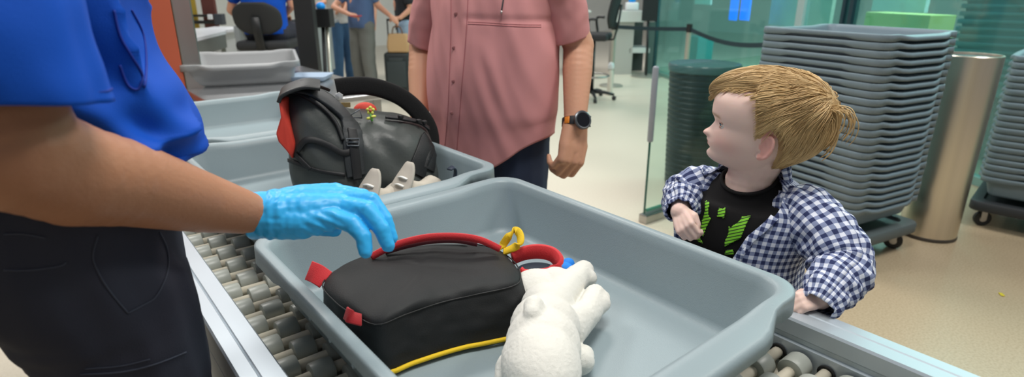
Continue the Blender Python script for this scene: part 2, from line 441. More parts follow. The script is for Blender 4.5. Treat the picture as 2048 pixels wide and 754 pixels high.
o = mb.build('axle', axle_m, conv); o['kind'] = 'stuff'
def rank(p):
    x, y = p
    if x < .34 and .45 < y < 1.5: return (0, abs(x - .25) + y * .1)
    if x > .62 and .05 < y < .42: return (0, .2 + abs(y - .3) * .2)
    return (1, y + x)
allr.sort(key=rank)
for i, (x, y) in enumerate(allr[:96]):
    o = bpy.data.objects.new('roller', rl_me); COL.objects.link(o); o.parent = conv; o.location = (x - .545, y - 1, ZA)
mb = MB()
for x, y in allr[96:]:
    mb.lathe([(.001, -.0185), (.017, -.0185), (.0215, -.015), (.0215, .015), (.017, .0185), (.001, .0185)], (x, y, ZA), 14, (1, 0, 0))
o = mb.build('roller', roll_m, conv, auto=40); o['kind'] = 'stuff'
for j in range(ny):
    y = Y0 + .05 + j * .04
    if .1 < y < .42:
        MB().tube([Vector((.893, y, ZA)) + Vector((0, math.cos(a) * .0125, math.sin(a) * .0125)) for a in [2 * math.pi * k / 20 for k in range(20)]], .0022, 8, closed=True).build('seal_ring', oring_m, conv)
bedm = mat('bed_pan_cream', (206, 200, 182), .6)  # pale cream pan below the rollers
MB().box((.545, 1.06, .735), (.70, 3.3, .004)).build('bed_pan', bedm, conv, smooth=False)
for x in (.17, .92):
    for y in (-.3, .9, 2.1): MB().box((x, y, .33), (.045, .045, .66), bevel=.004).build('leg', alu, conv, smooth=False)

# ================================================================== steel table, far bin, scanner side
steel_t = mat('steel_table', (182, 184, 186), .25, .85, noise_amt=.08, noise_scale=3)
tb = empty('steel_table', (.9, 3.7, 0), 'stainless steel table beyond the bins with one grey bin on it', 'table')
MB().box((1.06, 3.79, .812), (.86, 2.0, .034), bevel=.006).build('table_top', steel_t, tb, smooth=False)
for x in (.69, 1.44):
    for y in (2.95, 4.65): MB().box((x, y, .4), (.05, .05, .8), bevel=.004).build('leg', steel_t, tb, smooth=False)
a = P(401, 175, .83); b_ = P(570, 166, .83)
ang = math.atan2(b_.y - a.y, b_.x - a.x)
mid = (a + b_) / 2; nrm = Vector((-math.sin(ang), math.cos(ang), 0))
cc = mid + nrm * (BHY - .045)
make_bin('security_bin', (cc.x, cc.y, .829), ang, 'empty grey bin by itself on the steel table, near the seated person', m=mat('bin_plastic_grey', (146, 148, 150), .45, noise_amt=.04, noise_scale=5))  # plastic of a more neutral grey than the belt bins

sc_ = empty('scanner_housing', (.1, 3.3, 0), 'orange side panel with a steel upright beside the steel table', 'scanner')
or_m = mat('orange_panel', (184, 86, 56), .5, noise_amt=.05, noise_scale=2)
pa = P(373, 178, .83)
MB().box((pa.x - .42, pa.y + .03, 1.2), (.84, .05, 2.4), bevel=.004).build('panel', or_m, sc_, smooth=False)
MB().box((pa.x + .05, pa.y + .06, 1.2), (.095, .10, 2.4), bevel=.008).build('upright', steel, sc_, smooth=False)
# ================================================================== wheeled bin stacks
Z0 = Vector((0, 0, 1))
def fl2(lat, dep, z=0): v = rt * lat + fw * dep; return Vector((v.x, v.y, z))
stack_me = bin_mesh(n=6, ns=12, name='stack').mesh('bin_tub')
for p in stack_me.polygons: p.use_smooth = True
stack_me.materials.append(bin_m2)
rub = mat('wheel_rubber', (26, 27, 28), .5); dol_m = mat('dolly_plastic', (84, 94, 96), .55); dol_k = mat('dolly_black', (40, 44, 48), .55)
def dolly(c, rz, m, label, hx, hy):
    r = empty('bin_dolly', (c.x, c.y, 0), label, 'dolly'); r.rotation_euler = (0, 0, rz)
    rings = []
    for o_, z in ((-.02, .105), (0, .108), (.004, .115), (.004, .155), (0, .163), (-.012, .166), (-.05, .166), (-.055, .150)):
        rings.append([Vector((x, y, z)) for x, y in rrect(hx + o_, hy + o_, .05, 6, 4)])
    MB().loft(rings).build('deck', m, r, world=False, auto=40)
    for sx in (-1, 1):
        for sy in (-1, 1):
            w_ = MB().lathe([(.012, -.014), (.040, -.014), (.045, -.009), (.045, .009), (.040, .014), (.012, .014)], (sx * (hx - .08), sy * (hy - .07), .045), 24, (math.cos(.5), math.sin(.5), 0)).build('caster_wheel', rub, r, world=False, auto=40)
            f_ = MB().box((sx * (hx - .08), sy * (hy - .07), .098), (.05, .05, .012), bevel=.003)
            f_.lathe([(.002, -.0165), (.018, -.0165), (.018, .0165), (.002, .0165)], (sx * (hx - .08), sy * (hy - .07), .045), 16, (math.cos(.5), math.sin(.5), 0))
            for q in (-.019, .019):
                f_.box((sx * (hx - .08) + q * math.cos(.5), sy * (hy - .07) + q * math.sin(.5), .072), (.004, .03, .06), Matrix.Rotation(.5, 3, 'Z'), .001)
            f_.build('caster_fork', steel, w_, world=False, smooth=False)
    return r
ORD = ['topmost', 'second', 'third', 'fourth', 'fifth', 'sixth', 'seventh', 'eighth', 'ninth', 'tenth', 'eleventh', 'twelfth', 'thirteenth', 'fourteenth', 'fifteenth', 'sixteenth', 'seventeenth', 'eighteenth', 'nineteenth', 'twentieth', 'twenty-first', 'twenty-second', 'twenty-third', 'twenty-fourth', 'twenty-fifth', 'twenty-sixth', 'twenty-seventh', 'twenty-eighth']
def stack(N, dlong, dshort, k, ztop, zbot, pitch, where, group):
    c = N + dlong * (BHY * k) + dshort * (BHX * k)
    rz = math.atan2(dlong.y, dlong.x) - math.pi / 2
    n = int((ztop - zbot) / pitch) + 1
    for i in range(n):
        o = bpy.data.objects.new('stacked_bin', stack_me); COL.objects.link(o)
        o.scale = (k, k, k); o.rotation_euler = (0, 0, rz + random.uniform(-.006, .006))
        o.location = (c.x + random.uniform(-.002, .002), c.y + random.uniform(-.002, .002), ztop - BH * k - i * pitch)
        lab = ('topmost grey bin of ' + where) if i == 0 else ('lowest grey bin of ' + where if i == n - 1 else 'grey bin, %s from the top of %s' % (ORD[i], where))
        tag(o, lab, 'bin', group)
    return c, rz
def dirc(l, d): v = rt * l + fw * d; return v.normalized()
k1 = .925
dl, ds = dirc(-.46, .89), dirc(.89, .46)
D1 = 2.55; fH = (D1 - .197 * .3264) / .945
N1 = fl2((1780 - 1024) / FPX * D1, fH)
c1, rz1 = stack(N1, dl, ds, k1, 1.153, .166 + BH * k1 + .036, .0362, 'the wheeled stack behind the boy', 'bins of the wheeled stack behind the boy')
dolly(c1, rz1, dol_m, 'grey wheeled dolly under the bin stack behind the boy', BHX * k1 * 1.04, BHY * k1 * 1.04)
dl2 = dirc(-.71, .70); ds2 = dirc(.70, .71)
N2 = fl2(3.22, 2.74)
c2, rz2 = stack(N2, dl2, ds2, k1, 1.0, .30, .036, 'the stack on the black dolly', 'bins of the stack on the black dolly')
dolly(c2, rz2, dol_k, 'black wheeled dolly under the bins beyond the steel can', BHX * k1 * 1.04, BHY * k1 * 1.04)
N3 = fl2(4.05, 4.3)
stack(N3, dirc(-.62, .78), dirc(.78, .62), 1.0, 1.75, .60, .058, 'the tall stack behind the teal glass', 'bins behind the teal glass')
o = MB().box(N3 + dirc(-.62, .78) * BHY + dirc(.78, .62) * BHX + Vector((0, 0, .24)), (.5, .6, .46), Matrix.Rotation(math.atan2(dirc(-.62, .78).y, dirc(-.62, .78).x) - math.pi / 2, 3, 'Z'), .01).build('bin_trolley', dol_k, smooth=False)
tag(o, 'dark trolley under the tall bin stack behind the teal glass', 'trolley')
# ------------------------------------------------------------------ steel can
cf = P(1870, 487, 0) + fw * .14 + rt * .045
can_top = 1.02
st_can = mat('can_steel', (222, 212, 196), .33, 1, noise_amt=.16, noise_scale=5, stretch=(1.4, 1.4, .03))
cn = empty('steel_can', (cf.x, cf.y, 0), 'tall brushed steel waste can beside the wheeled bin stack', 'can')
MB().lathe([(.02, .012), (.142, .012), (.142, .9), (.142, can_top - .004), (.139, can_top), (.134, can_top), (.132, can_top - .01), (.132, .3), (.01, .3)], (cf.x, cf.y, 0), 56).build('body', st_can, cn, auto=35)
MB().lathe([(.02, 0), (.143, 0), (.145, .004), (.145, .016), (.143, .020), (.02, .020)], (cf.x, cf.y, 0), 48).build('base_ring', mat('dark_trim', (60, 54, 48), .5), cn, auto=35)
MB().lathe([(.131, can_top - .012), (.131, can_top - .2), (.02, can_top - .2)], (cf.x, cf.y, 0), 40).build('liner', mat('liner', (40, 44, 44), .6), cn)
# ------------------------------------------------------------------ dark ribbed barrel behind the low glass
df = P(1402, 392, 0) + fw * .21
dt = PV(1412, 124, df, fw).z
brl = empty('waste_barrel', (df.x, df.y, 0), 'dark ribbed round barrel with dished lid behind the low glass screen', 'barrel')
prof = [(.02, .0), (.185, .0), (.19, .01)]
nr = 22
for i in range(nr):
    z = .03 + (dt - .09) * i / nr; rr_ = .192 + .033 * i / nr
    prof += [(rr_, z), (rr_ + .004, z + .004), (rr_ + .004, z + .022), (rr_, z + .026)]
prof += [(.226, dt - .05)]
bk = mat('barrel_dark', (24, 44, 50), .38, noise_amt=.15, noise_scale=4)
MB().lathe(prof, (df.x, df.y, 0), 48).build('body', bk, brl, auto=35)
MB().lathe([(.226, dt - .06), (.236, dt - .055), (.238, dt - .02), (.232, dt - .008), (.222, dt - .006), (.18, dt - .02), (.10, dt - .03), (.001, dt - .033)], (df.x, df.y, 0), 48).build('lid', mat('lid_teal', (66, 96, 100), .25), brl, auto=35)
# ------------------------------------------------------------------ low glass screen
g0 = P(1286, 446, 0); g1 = P(1352, 424, 0); gd = (g1 - g0).normalized(); gl = 1.15
gtop = PV(1308, 132, g0, fw).z
rg = Matrix((gd, Vector((0, 0, 1)).cross(gd), Vector((0, 0, 1)))).transposed()
gs = empty('glass_screen', g0, 'low clear glass screen with grey capped edge beside the boy', 'screen')
def gsb(s0, s1, z0, z1, th, b=0):
    c = g0 + gd * ((s0 + s1) / 2); c = Vector((c.x, c.y, (z0 + z1) / 2)); return MB().box(c, (s1 - s0, th, z1 - z0), rg, b)
gpane = glass_mat('screen_glass', (242, 251, 247), .045, .012, (110, 150, 138))
gsb(.006, gl, .06, gtop - .01, .010).build('glass_pane', gpane, gs, smooth=False)
gsb(.0, .007, .06, gtop - .3, .011).build('glass_edge', mat('green_edge', (40, 84, 74), .2), gs, smooth=False)
gsb(-.01, gl, .0, .055, .06, .006).build('base_channel', steel, gs, smooth=False)
gsb(.02, gl, .07, .085, .014).build('lower_edge', mat('green_edge2', (60, 130, 110), .3), gs, smooth=False)
m0 = PV(1300, 285, g0, fw).z
gsb(-.012, .022, m0, gtop, .030, .012).build('edge_cap', mat('edge_grey', (136, 142, 150), .4), gs, smooth=True)

# ================================================================== queue posts and far right furniture
def at(px, py, foot): return PV(px, py, foot, fw)
post_m = mat('post_satin', (186, 184, 172), .35, .6)
black_m = mat('black_plastic', (26, 28, 30), .45)
f1 = P(1222, 172, 0); f2 = P(1366, 178, 0) + fw * .0
f2 = P(1366, 190, 0)
def stanchion(f, top, label):
    r = empty('queue_post', f, label, 'post')
    h = at(top[0], top[1], f).z
    MB().lathe([(.001, 0), (.17, 0), (.17, .012), (.15, .022), (.03, .03), (.001, .03)], f, 28).build('base', post_m, r, auto=35)
    MB().tube([f + Vector((0, 0, .02)), f + Vector((0, 0, h))], .032, 16).build('pole', post_m, r, auto=40)
    MB().tube([f + Vector((0, 0, h - .09)), f + Vector((0, 0, h + .012))], .038, 16).build('belt_head', black_m, r, auto=40)
    return h
h1 = stanchion(f1, (1234, 46), 'satin metal queue post beside the tall black chair')
h2 = stanchion(f2, (1381, 50), 'satin metal queue post in front of the teal glass wall')
belt = mat('belt_dark', (24, 50, 58), .6)
def belt_span(a, b, za, zb, sag, label):
    pts = [a.lerp(b, t / 12) for t in range(13)]
    pts = [Vector((p.x, p.y, za + (zb - za) * i / 12 - .05 - sag * math.sin(math.pi * i / 12))) for i, p in enumerate(pts)]
    o = MB().strap(pts, (0, 0, 1), .05, .003).build('queue_belt', belt, smooth=False); tag(o, label, 'belt')
belt_span(f1, f2, h1, h2, .01, 'dark queue belt strung between the two satin posts')
f3 = P(1640, 210, 0) + fw * 0
f3 = GA + gdir * (GL * .64) - gn * SGN * .35
belt_span(f2, f3, h2, h2, .10, 'dark sagging queue belt running from the post toward the bin stack')
r_ = empty('queue_post', f3, 'queue post hidden behind the wheeled bin stack', 'post')
MB().lathe([(.001, 0), (.17, 0), (.17, .012), (.03, .03), (.001, .03)], f3, 24).build('base', post_m, r_, auto=35)
MB().tube([f3 + Vector((0, 0, .02)), f3 + Vector((0, 0, h2))], .032, 16).build('pole', post_m, r_, auto=40)
# black sign on a thin pole
fs = P(1292, 153, 0)
sg = empty('sign_stand', fs, 'black panel on a thin black pole with round base', 'sign')
MB().lathe([(.001, 0), (.24, 0), (.24, .01), (.2, .018), (.001, .02)], fs, 28).build('base', post_m, sg, auto=35)
MB().tube([fs + Vector((0, 0, .02)), at(1297, 30, fs)], .02, 12).build('pole', black_m, sg)
a = at(1288, -40, fs); b_ = at(1313, 42, fs); rc = Matrix((rt, fw, Vector((0, 0, 1)))).transposed()
MB().box((a + b_) / 2 - fw * .03, (abs((b_ - a).dot(rt)), .04, a.z - b_.z), rc, .006).build('panel', black_m, sg, smooth=False)
# pale counter with shelf
fc = P(1256, 158, 0) + fw * .5
ct = empty('counter', fc, 'pale grey counter with open shelf and a blue topped dispenser', 'counter')
pale = mat('pale_laminate', (200, 204, 200), .5)
def cb(x0, y0, x1, y1, dep, m, nm, off=0, bevel=.004):
    a = at(x0, y0, fc); b = at(x1, y1, fc); c = (a + b) / 2 + fw * (off + dep / 2)
    MB().box(c, (abs((b - a).dot(rt)), dep, max(.02, abs(a.z - b.z))), rc, bevel).build(nm, m, ct, smooth=False)
cb(1232, 30, 1262, 157, .5, mat('pale_panel', (176, 174, 168), .5), 'side_panel')
cb(1232, 22, 1287, 44, .55, pale, 'worktop_box', -.05)
cb(1258, 96, 1300, 106, .5, pale, 'shelf')
cb(1297, 44, 1303, 157, .05, mat('slate', (70, 90, 86), .5), 'leg')
cb(1262, 46, 1296, 96, .03, mat('dark_interior', (52, 66, 62), .6), 'back_panel', .46)
cb(1262, 106, 1296, 150, .03, mat('dark_interior', (52, 66, 62), .6), 'back_panel', .46)
fd = at(1268, 21, fc) + fw * .2
dp = empty('dispenser', fd, 'white dispenser with a blue top standing on the pale counter', 'dispenser')
MB().box(fd + Vector((0, 0, .06)), (.2, .14, .12), rc, .02).build('body', mat('white_pl', (226, 230, 232), .4), dp)
MB().ell(fd + Vector((0, 0, .15)), (.07, .05, .05)).build('cap', mat('bright_blue', (20, 150, 240), .4), dp)
# bottle by the chair leg
fb = P(1219, 190, 0)
bo = empty('white_bottle', fb, 'small white bottle standing on the floor by the queue post', 'bottle')
MB().lathe([(.001, 0), (.035, 0), (.037, .01), (.037, .3), (.02, .34), (.001, .34)], fb, 20).build('body', mat('bottle_cream', (216, 210, 196), .4), bo)
MB().lathe([(.001, .335), (.038, .34), (.042, .38), (.03, .42), (.001, .43)], fb, 20).build('cap', mat('white_pl'  , (226, 230, 232), .4), bo)

# ------------------------------------------------------------------ office chairs
def office_chair(foot, head, label, seat_z, back_h, back_w, back_d=.22, arms=True):
    """head = direction the sitter looks"""
    h = Vector(head).normalized(); s = Vector((h.y, -h.x, 0)); Mx = Matrix((s, h, Vector((0, 0, 1)))).transposed()
    r = empty('office_chair', foot, label, 'chair')
    def L(x, y, z): return foot + s * x + h * y + Vector((0, 0, z))
    fab = mat('chair_fabric', (38, 40, 42), .75)
    mb = MB(); mb.box(L(0, .02, seat_z), (.46, .44, .085), Mx, .035, 4); mb.build('seat', fab, r)
    rows = []
    for i in range(13):
        t = i / 12; z = seat_z + .10 + back_h * t; wv = back_w / 2 * (1 - .55 * abs(2 * t - 1) ** 3.2); ring = []
        y0 = -back_d - .05 * math.sin(t * 3.14) * 0 - .10 * t
        for k in range(20):
            a = 2 * math.pi * k / 20
            x = wv * math.copysign(abs(math.cos(a)) ** .6, math.cos(a)); y = .028 * math.copysign(abs(math.sin(a)) ** .8, math.sin(a))
            ring.append(L(x, y0 + y + .18 * (x / .25) ** 2 * .25, z))
        rows.append(ring)
    MB().loft(rows).build('backrest', fab, r)
    MB().strap([L(0, -.05, seat_z - .05), L(0, -back_d - .03, seat_z - .03), L(0, -back_d - .07, seat_z + .12), L(0, -back_d - .10, seat_z + .10 + back_h * .55)], s, .07, .02).build('back_bracket', black_m, r)
    if arms:
        for q in (-1, 1):
            MB().tube(spline([L(q * .22, 0, seat_z - .03), L(q * .29, 0, seat_z + .02), L(q * .29, .02, seat_z + .2), L(q * .28, -.08, seat_z + .215)], 5), .016, 10).build('armrest', black_m, r)
    MB().tube([L(0, 0, .08), L(0, 0, seat_z - .04)], .028, 14).build('gas_column', black_m, r)
    if seat_z > .6: MB().tube([L(.21 * math.cos(2 * math.pi * k / 24), .21 * math.sin(2 * math.pi * k / 24), .3) for k in range(24)], .012, 8, closed=True).build('foot_ring', steel, r)
    for k in range(5):
        a = 2 * math.pi * k / 5 + .3; d_ = Vector((math.cos(a), math.sin(a), 0))
        lg = MB().tube([foot + Vector((0, 0, .10)), foot + d_ * .16 + Vector((0, 0, .095)), foot + d_ * .29 + Vector((0, 0, .07))], [.028, .022, .016], 10).build('leg', black_m, r)
        MB().lathe([(.004, -.02), (.026, -.018), (.028, -.006), (.02, 0), (.028, .006), (.026, .018), (.004, .02)], foot + d_ * .29 + Vector((0, 0, .028)), 16, (-d_.y, d_.x, 0)).build('caster', rub, lg)
    return r
fch = P(1186, 204, 0) + fw * .2
office_chair(fch, (rt * -.95 + fw * .3), 'tall black office chair beyond the man in the pink shirt', .78, .50, .54)
fbk = fch + rt * .02 + fw * .55
fbk = P(1168, 158, 0)
dsk = empty('side_desk', fbk + fw * .3, 'dark side desk half hidden behind the tall black chair', 'desk')
z_ = at(1170, 25, fbk).z
MB().box(fbk + fw * .6 + rt * -.1 + Vector((0, 0, z_)), (.42, .6, .03), rc, .005).build('desk_top', pale, dsk, smooth=False)
MB().box(fbk + fw * .6 + rt * -.1 + Vector((0, 0, z_ / 2 - .01)), (.34, .5, z_ - .03), rc, .005).build('pedestal', mat('dark_green', (40, 62, 58), .6), dsk, smooth=False)
# ------------------------------------------------------------------ yellow scrap on floor
py = P(2003, 590, 0)
o = MB().box(py + Vector((0, 0, .003)), (.03, .016, .004), Matrix.Rotation(.6, 3, 'Z'), .0015).build('paper_scrap', mat('yellow_scrap', (206, 190, 40), .6)); tag(o, 'tiny yellow scrap lying on the bare floor', 'scrap')

# ================================================================== far left furniture
f5 = P(470, 250, 0)      # around 5 m out
fT = fl2(-2.45, 4.7)
tl = empty('inspection_table', fT, 'white topped table on steel legs beyond the scanner upright', 'table')
def bx3(mb, x0, y0, x1, y1, foot, dep, off=0, bevel=.004):
    a = at(x0, y0, foot); b = at(x1, y1, foot); c = (a + b) / 2 + fw * (off + dep / 2)
    return mb.box(c, (max(.01, abs((b - a).dot(rt))), dep, max(.01, abs(a.z - b.z))), rc, bevel)
fT = fl2(-2.3, 4.6)
ztab = .93
pa1 = P(383, 78, ztab); pb1 = P(452, 62, ztab); pc1 = P(446, 55, ztab); pd1 = P(381, 57, ztab)
top = [pa1, pb1, pc1, pd1]
mb = MB(); mb.add([Vector((p.x, p.y, ztab)) for p in top] + [Vector((p.x, p.y, ztab - .03)) for p in top], [(0, 1, 2, 3), (7, 6, 5, 4), (0, 4, 5, 1), (1, 5, 6, 2), (2, 6, 7, 3), (3, 7, 4, 0)])
mb.build('table_top', mat('white_top', (222, 226, 232), .35), tl, smooth=False)
e = (pb1 - pa1).normalized(); en = Vector((-e.y, e.x, 0)); re_ = Matrix((e, en, Vector((0, 0, 1)))).transposed()
MB().box((pa1 + pb1) / 2 + Vector((0, 0, -.10)) + en * .03, ((pb1 - pa1).length, .04, .13), re_, .004).build('apron', mat('apron_steel', (140, 144, 138), .35, .6), tl, smooth=False)
for p in (pa1 + e * .35 + en * .04, pb1 + en * .04 - e * .04): MB().box((p.x, p.y, (ztab - .1) / 2), (.04, .04, ztab - .1), bevel=.004).build('leg', mat('apron_steel', (140, 144, 138), .35, .6), tl, smooth=False)
fw1 = fl2(-3.3, 6.1)
cab = empty('white_cabinet', fl2(-3.45, 6.9), 'white cabinet block behind the white topped table', 'cabinet')
bx3(MB(), 384, 64, 458, 201, fl2(-3.0, 6.9), .5).build('body', mat('white_cab', (208, 212, 214), .5), cab, smooth=False)
bx3(MB(), 384, 59, 460, 65, fl2(-3.0, 6.9), .56, -.03).build('top', mat('white_top', (222, 226, 232), .35), cab, smooth=False)
ye = empty('yellow_board', fl2(-4.2, 7.7), 'mustard yellow board with a dark red side post behind the scanner', 'board')
bx3(MB(), 330, -60, 418, 184, fl2(-3.7, 7.7), .05).build('board', mat('mustard', (176, 150, 50), .6), ye, smooth=False)
bx3(MB(), 417, -60, 431, 184, fl2(-3.7, 7.7), .06).build('post', mat('maroon', (96, 50, 44), .6), ye, smooth=False)
ra = empty('guard_rail', fl2(-4.1, 7.6), 'dark horizontal double rail in front of the yellow board', 'rail')
bx3(MB(), 376, 29, 420, 34, fl2(-3.6, 7.6), .04).build('bar', black_m, ra, smooth=False)
bx3(MB(), 376, 41, 430, 48, fl2(-3.6, 7.6), .04).build('bar', black_m, ra, smooth=False)
bx3(MB(), 426, 28, 446, 50, fl2(-3.6, 7.6), .10).build('joint_box', mat('slate_dk', (62, 68, 76), .5), ra, smooth=False)
bx3(MB(), 414, 29, 424, 39, fl2(-3.6, 7.5), .03).build('knob', mat('white_pl', (226, 230, 232), .4), ra, smooth=False)
# operator desk in front of the seated officer
fD = fl2(-2.5, 6.35)
od = empty('operator_desk', fD, 'long pale desk in front of the seated officer', 'desk')
bx3(MB(), 474, 46, 640, 52, fD, .7).build('desk_top', mat('desk_grey', (150, 156, 158), .5), od, smooth=False)
for x in (476, 634): bx3(MB(), x, 52, x + 5, 150, fD, .5).build('leg', mat('desk_grey', (150, 156, 158), .5), od, smooth=False)
kb = MB(); bx3(kb, 577, 40, 606, 45.5, fD, .2, .05); o = kb.build('keyboard', mat('kb_dark', (60, 64, 66), .5), smooth=False); tag(o, 'dark keyboard lying on the pale desk by the seated officer', 'keyboard')
mn = empty('monitor', fD, 'dark monitor with a blue lit screen before the seated officer', 'monitor')
bx3(MB(), 568, -60, 596, 16, fD, .04, .3).build('screen', mat('scr_purple', (40, 36, 150), .3), mn, smooth=False)
bx3(MB(), 579, 16, 586, 45.5, fD, .04, .32).build('stand', black_m, mn, smooth=False)
# black upright with box and glove dispenser
fP = fl2(-1.42, 4.3)
bp_ = empty('black_post', fP, 'thick black upright post beside the seated officer', 'post')
bx3(MB(), 614, -80, 634, 420, fP, .08).build('post', black_m, bp_, smooth=False)
fX = fl2(-1.33, 4.5)
bxr = empty('equipment_box', fX, 'black box on a slim silver stand beside the black post', 'box')
bx3(MB(), 629, 18, 661, 55, fX, .12).build('body', black_m, bxr, smooth=False)
for dx, sx in ((0, 0), (14, 8)):
    MB().tube([at(641 + sx, 55, fX) + fw * .06, at(641 + dx * 1.6 + sx, 55, fX) * 0 + (fl2(0, 0) + Vector((at(652 + dx, 300, fX).x, at(652 + dx, 300, fX).y, 0))) + fw * .06], .014, 10).build('leg', post_m if dx else black_m, bxr)
o = MB().ell(at(636, 13, fX) + fw * .06, (.035, .03, .03)).build('blue_bundle', mat('bright_blue', (20, 150, 240), .4)); tag(o, 'small bright blue bundle sitting on the black box', 'bundle')
tp = P(622, 160, .829); tp.z = .829
cr = empty('pale_tray', tp, 'pale blue shallow tray on the far corner of the steel table', 'tray')
rgs = []
for o_, z in ((-.03, 0), (0, .006), (.012, .03), (.014, .032), (.008, .032), (-.008, .010), (-.04, .008)):
    rgs.append([tp + rt * x + fw * y + Z0 * z for x, y in rrect(.10 + o_, .09 + o_, .02, 5, 4)])
MB().loft(rgs).build('body', mat('pale_blue', (166, 184, 206), .4), cr)
# ================================================================== people: shared builders
Z = Vector((0, 0, 1))
KID = dict(
 f=[(-.10, .02), (-.03, .12), (0, .22), (.035, .315), (.09, .352), (.15, .348), (.21, .362), (.27, .366), (.33, .358), (.40, .352), (.455, .345), (.50, .366), (.56, .384), (.64, .392), (.74, .380), (.84, .32), (.92, .235), (.975, .12), (1.0, 0)],
 b=[(-.10, .10), (-.03, .12), (0, .13), (.06, .15), (.12, .17), (.2, .26), (.28, .36), (.38, .45), (.5, .50), (.62, .51), (.74, .48), (.84, .40), (.92, .29), (.975, .15), (1.0, 0)],
 w=[(-.10, .10), (-.03, .14), (0, .165), (.06, .21), (.14, .26), (.24, .305), (.34, .335), (.45, .352), (.56, .372), (.68, .375), (.78, .345), (.87, .28), (.94, .195), (.98, .11), (1.0, 0)], nose=.055)
ADULT = dict(
 f=[(-.10, .10), (-.03, .2), (0, .3), (.04, .38), (.10, .40), (.16, .385), (.21, .40), (.27, .405), (.33, .395), (.42, .385), (.48, .375), (.53, .40), (.60, .41), (.7, .40), (.8, .35), (.9, .25), (.97, .11), (1.0, 0)],
 b=[(-.10, .12), (-.03, .14), (0, .15), (.06, .18), (.12, .22), (.2, .3), (.28, .37), (.38, .42), (.5, .46), (.62, .47), (.74, .45), (.84, .37), (.92, .26), (.975, .13), (1.0, 0)],
 w=[(-.10, .16), (-.03, .18), (0, .2), (.06, .24), (.14, .275), (.24, .30), (.34, .315), (.45, .325), (.56, .335), (.68, .335), (.78, .31), (.87, .25), (.94, .175), (.98, .1), (1.0, 0)], nose=.13)
class Frame:
    def __init__(s, o, F, up=Z, H=.2, ly=1.0, lb=1.0):
        s.o = Vector(o); s.U = Vector(up).normalized(); F = Vector(F); s.F = (F - s.U * F.dot(s.U)).normalized(); s.L = s.U.cross(s.F); s.H = H; s.ly = ly; s.lb = lb
    def __call__(s, x, y, z):      # x to the person's left, y forward, z up, in head heights
        return s.o + (s.L * x + s.F * y * (s.ly if y > 0 else s.lb) + s.U * z) * s.H
    def inv(s, p):
        d = (Vector(p) - s.o) / s.H; y = d.dot(s.F); return d.dot(s.L), y / (s.ly if y > 0 else s.lb), d.dot(s.U)
def head_shape(mb, fr, T, nzr=84, na=132, ear=True):
    rings = []
    nose = T['nose']
    for i in range(nzr + 1):
        u = i / nzr; z = -.10 + 1.10 * (1 - (1 - u) ** 1.35)
        f = sinterp(T['f'], z); b = sinterp(T['b'], z); w = sinterp(T['w'], z); ring = []
        for k in range(na):
            a = 2 * math.pi * k / na; s_, c_ = math.sin(a), math.cos(a)
            x = w * math.copysign(abs(s_) ** .92, s_); y = (f if c_ > 0 else b) * math.copysign(abs(c_) ** .95, c_)
            if c_ > 0:
                fwd_ = 0
                t = (z - .335) / .15                                # nose ridge
                if z >= .325: amp = nose * (gauss(z - .325, .03) * .45 + .55 * max(0, 1 - (z - .325) / .19))
                else: amp = nose * gauss(z - .325, .034)
                fwd_ += amp * gauss(x, .042 + .020 * gauss(z - .32, .03))
                fwd_ += .028 * (gauss(x - .05, .018) + gauss(x + .05, .018)) * gauss(z - .315, .022)
                fwd_ -= .040 * (gauss(x - .15, .05) + gauss(x + .15, .05)) * gauss(z - .462, .036)
                fwd_ += .010 * (gauss(x - .15, .07) + gauss(x + .15, .07)) * gauss(z - .545, .03)
                fwd_ += (.019 * gauss(z - .243, .013) + .016 * gauss(z - .203, .015) - .012 * gauss(z - .223, .006)) * gauss(x, .075)
                fwd_ -= .009 * gauss(z - .165, .018) * gauss(x, .09)
                fwd_ += .014 * gauss(z - .105, .035) * gauss(x, .07)
                y += fwd_
                x *= 1 + .05 * gauss(z - .30, .07) * gauss(abs(x) - .22, .08)
            ring.append(fr(x, y, z))
        rings.append(ring)
    mb.loft(rings)
    if ear:
        for s in (-1, 1): ear_shape(mb, fr, s)
def ear_shape(mb, fr, s, k=1.0):
    base = Vector((s * .335, -.02, .36))
    e1 = Vector((s * .25, -.22, .95)).normalized()          # up the ear
    e2 = Vector((s * .62, -.78, -.10)).normalized()         # outward and back
    def ep(a, r1, r2, out=0):
        v = base + e1 * (math.sin(a) * r1) + e2 * ((math.cos(a) + .62) * r2); n = e1.cross(e2) * s
        return fr(*(v + n * out))
    H = fr.H
    hel = [ep(R(d), .135 * k, .085 * k) for d in range(-75, 165, 12)]
    mb.chain(hel, [.016 * H] * len(hel), 8)
    mb.chain([ep(R(d), .08 * k, .045 * k) for d in range(-50, 120, 20)], [.012 * H] * 9, 8)
    for d in range(-80, 165, 9):
        a = ep(R(d), .125 * k, .078 * k, -.006); b = ep(R(d), .01, .0, -.012); mb.chain([a, b], [.010 * H, .014 * H], 8)
    lob = base + e1 * -.115 + e2 * .05
    mb.ell(fr(*lob), (.036 * H, .036 * H, .036 * H), n=8)
    mb.chain([fr(*(base + e1 * -.03 + e2 * .0)), fr(*(base + e1 * .02 + e2 * .005))], [.02 * H, .015 * H], 8)
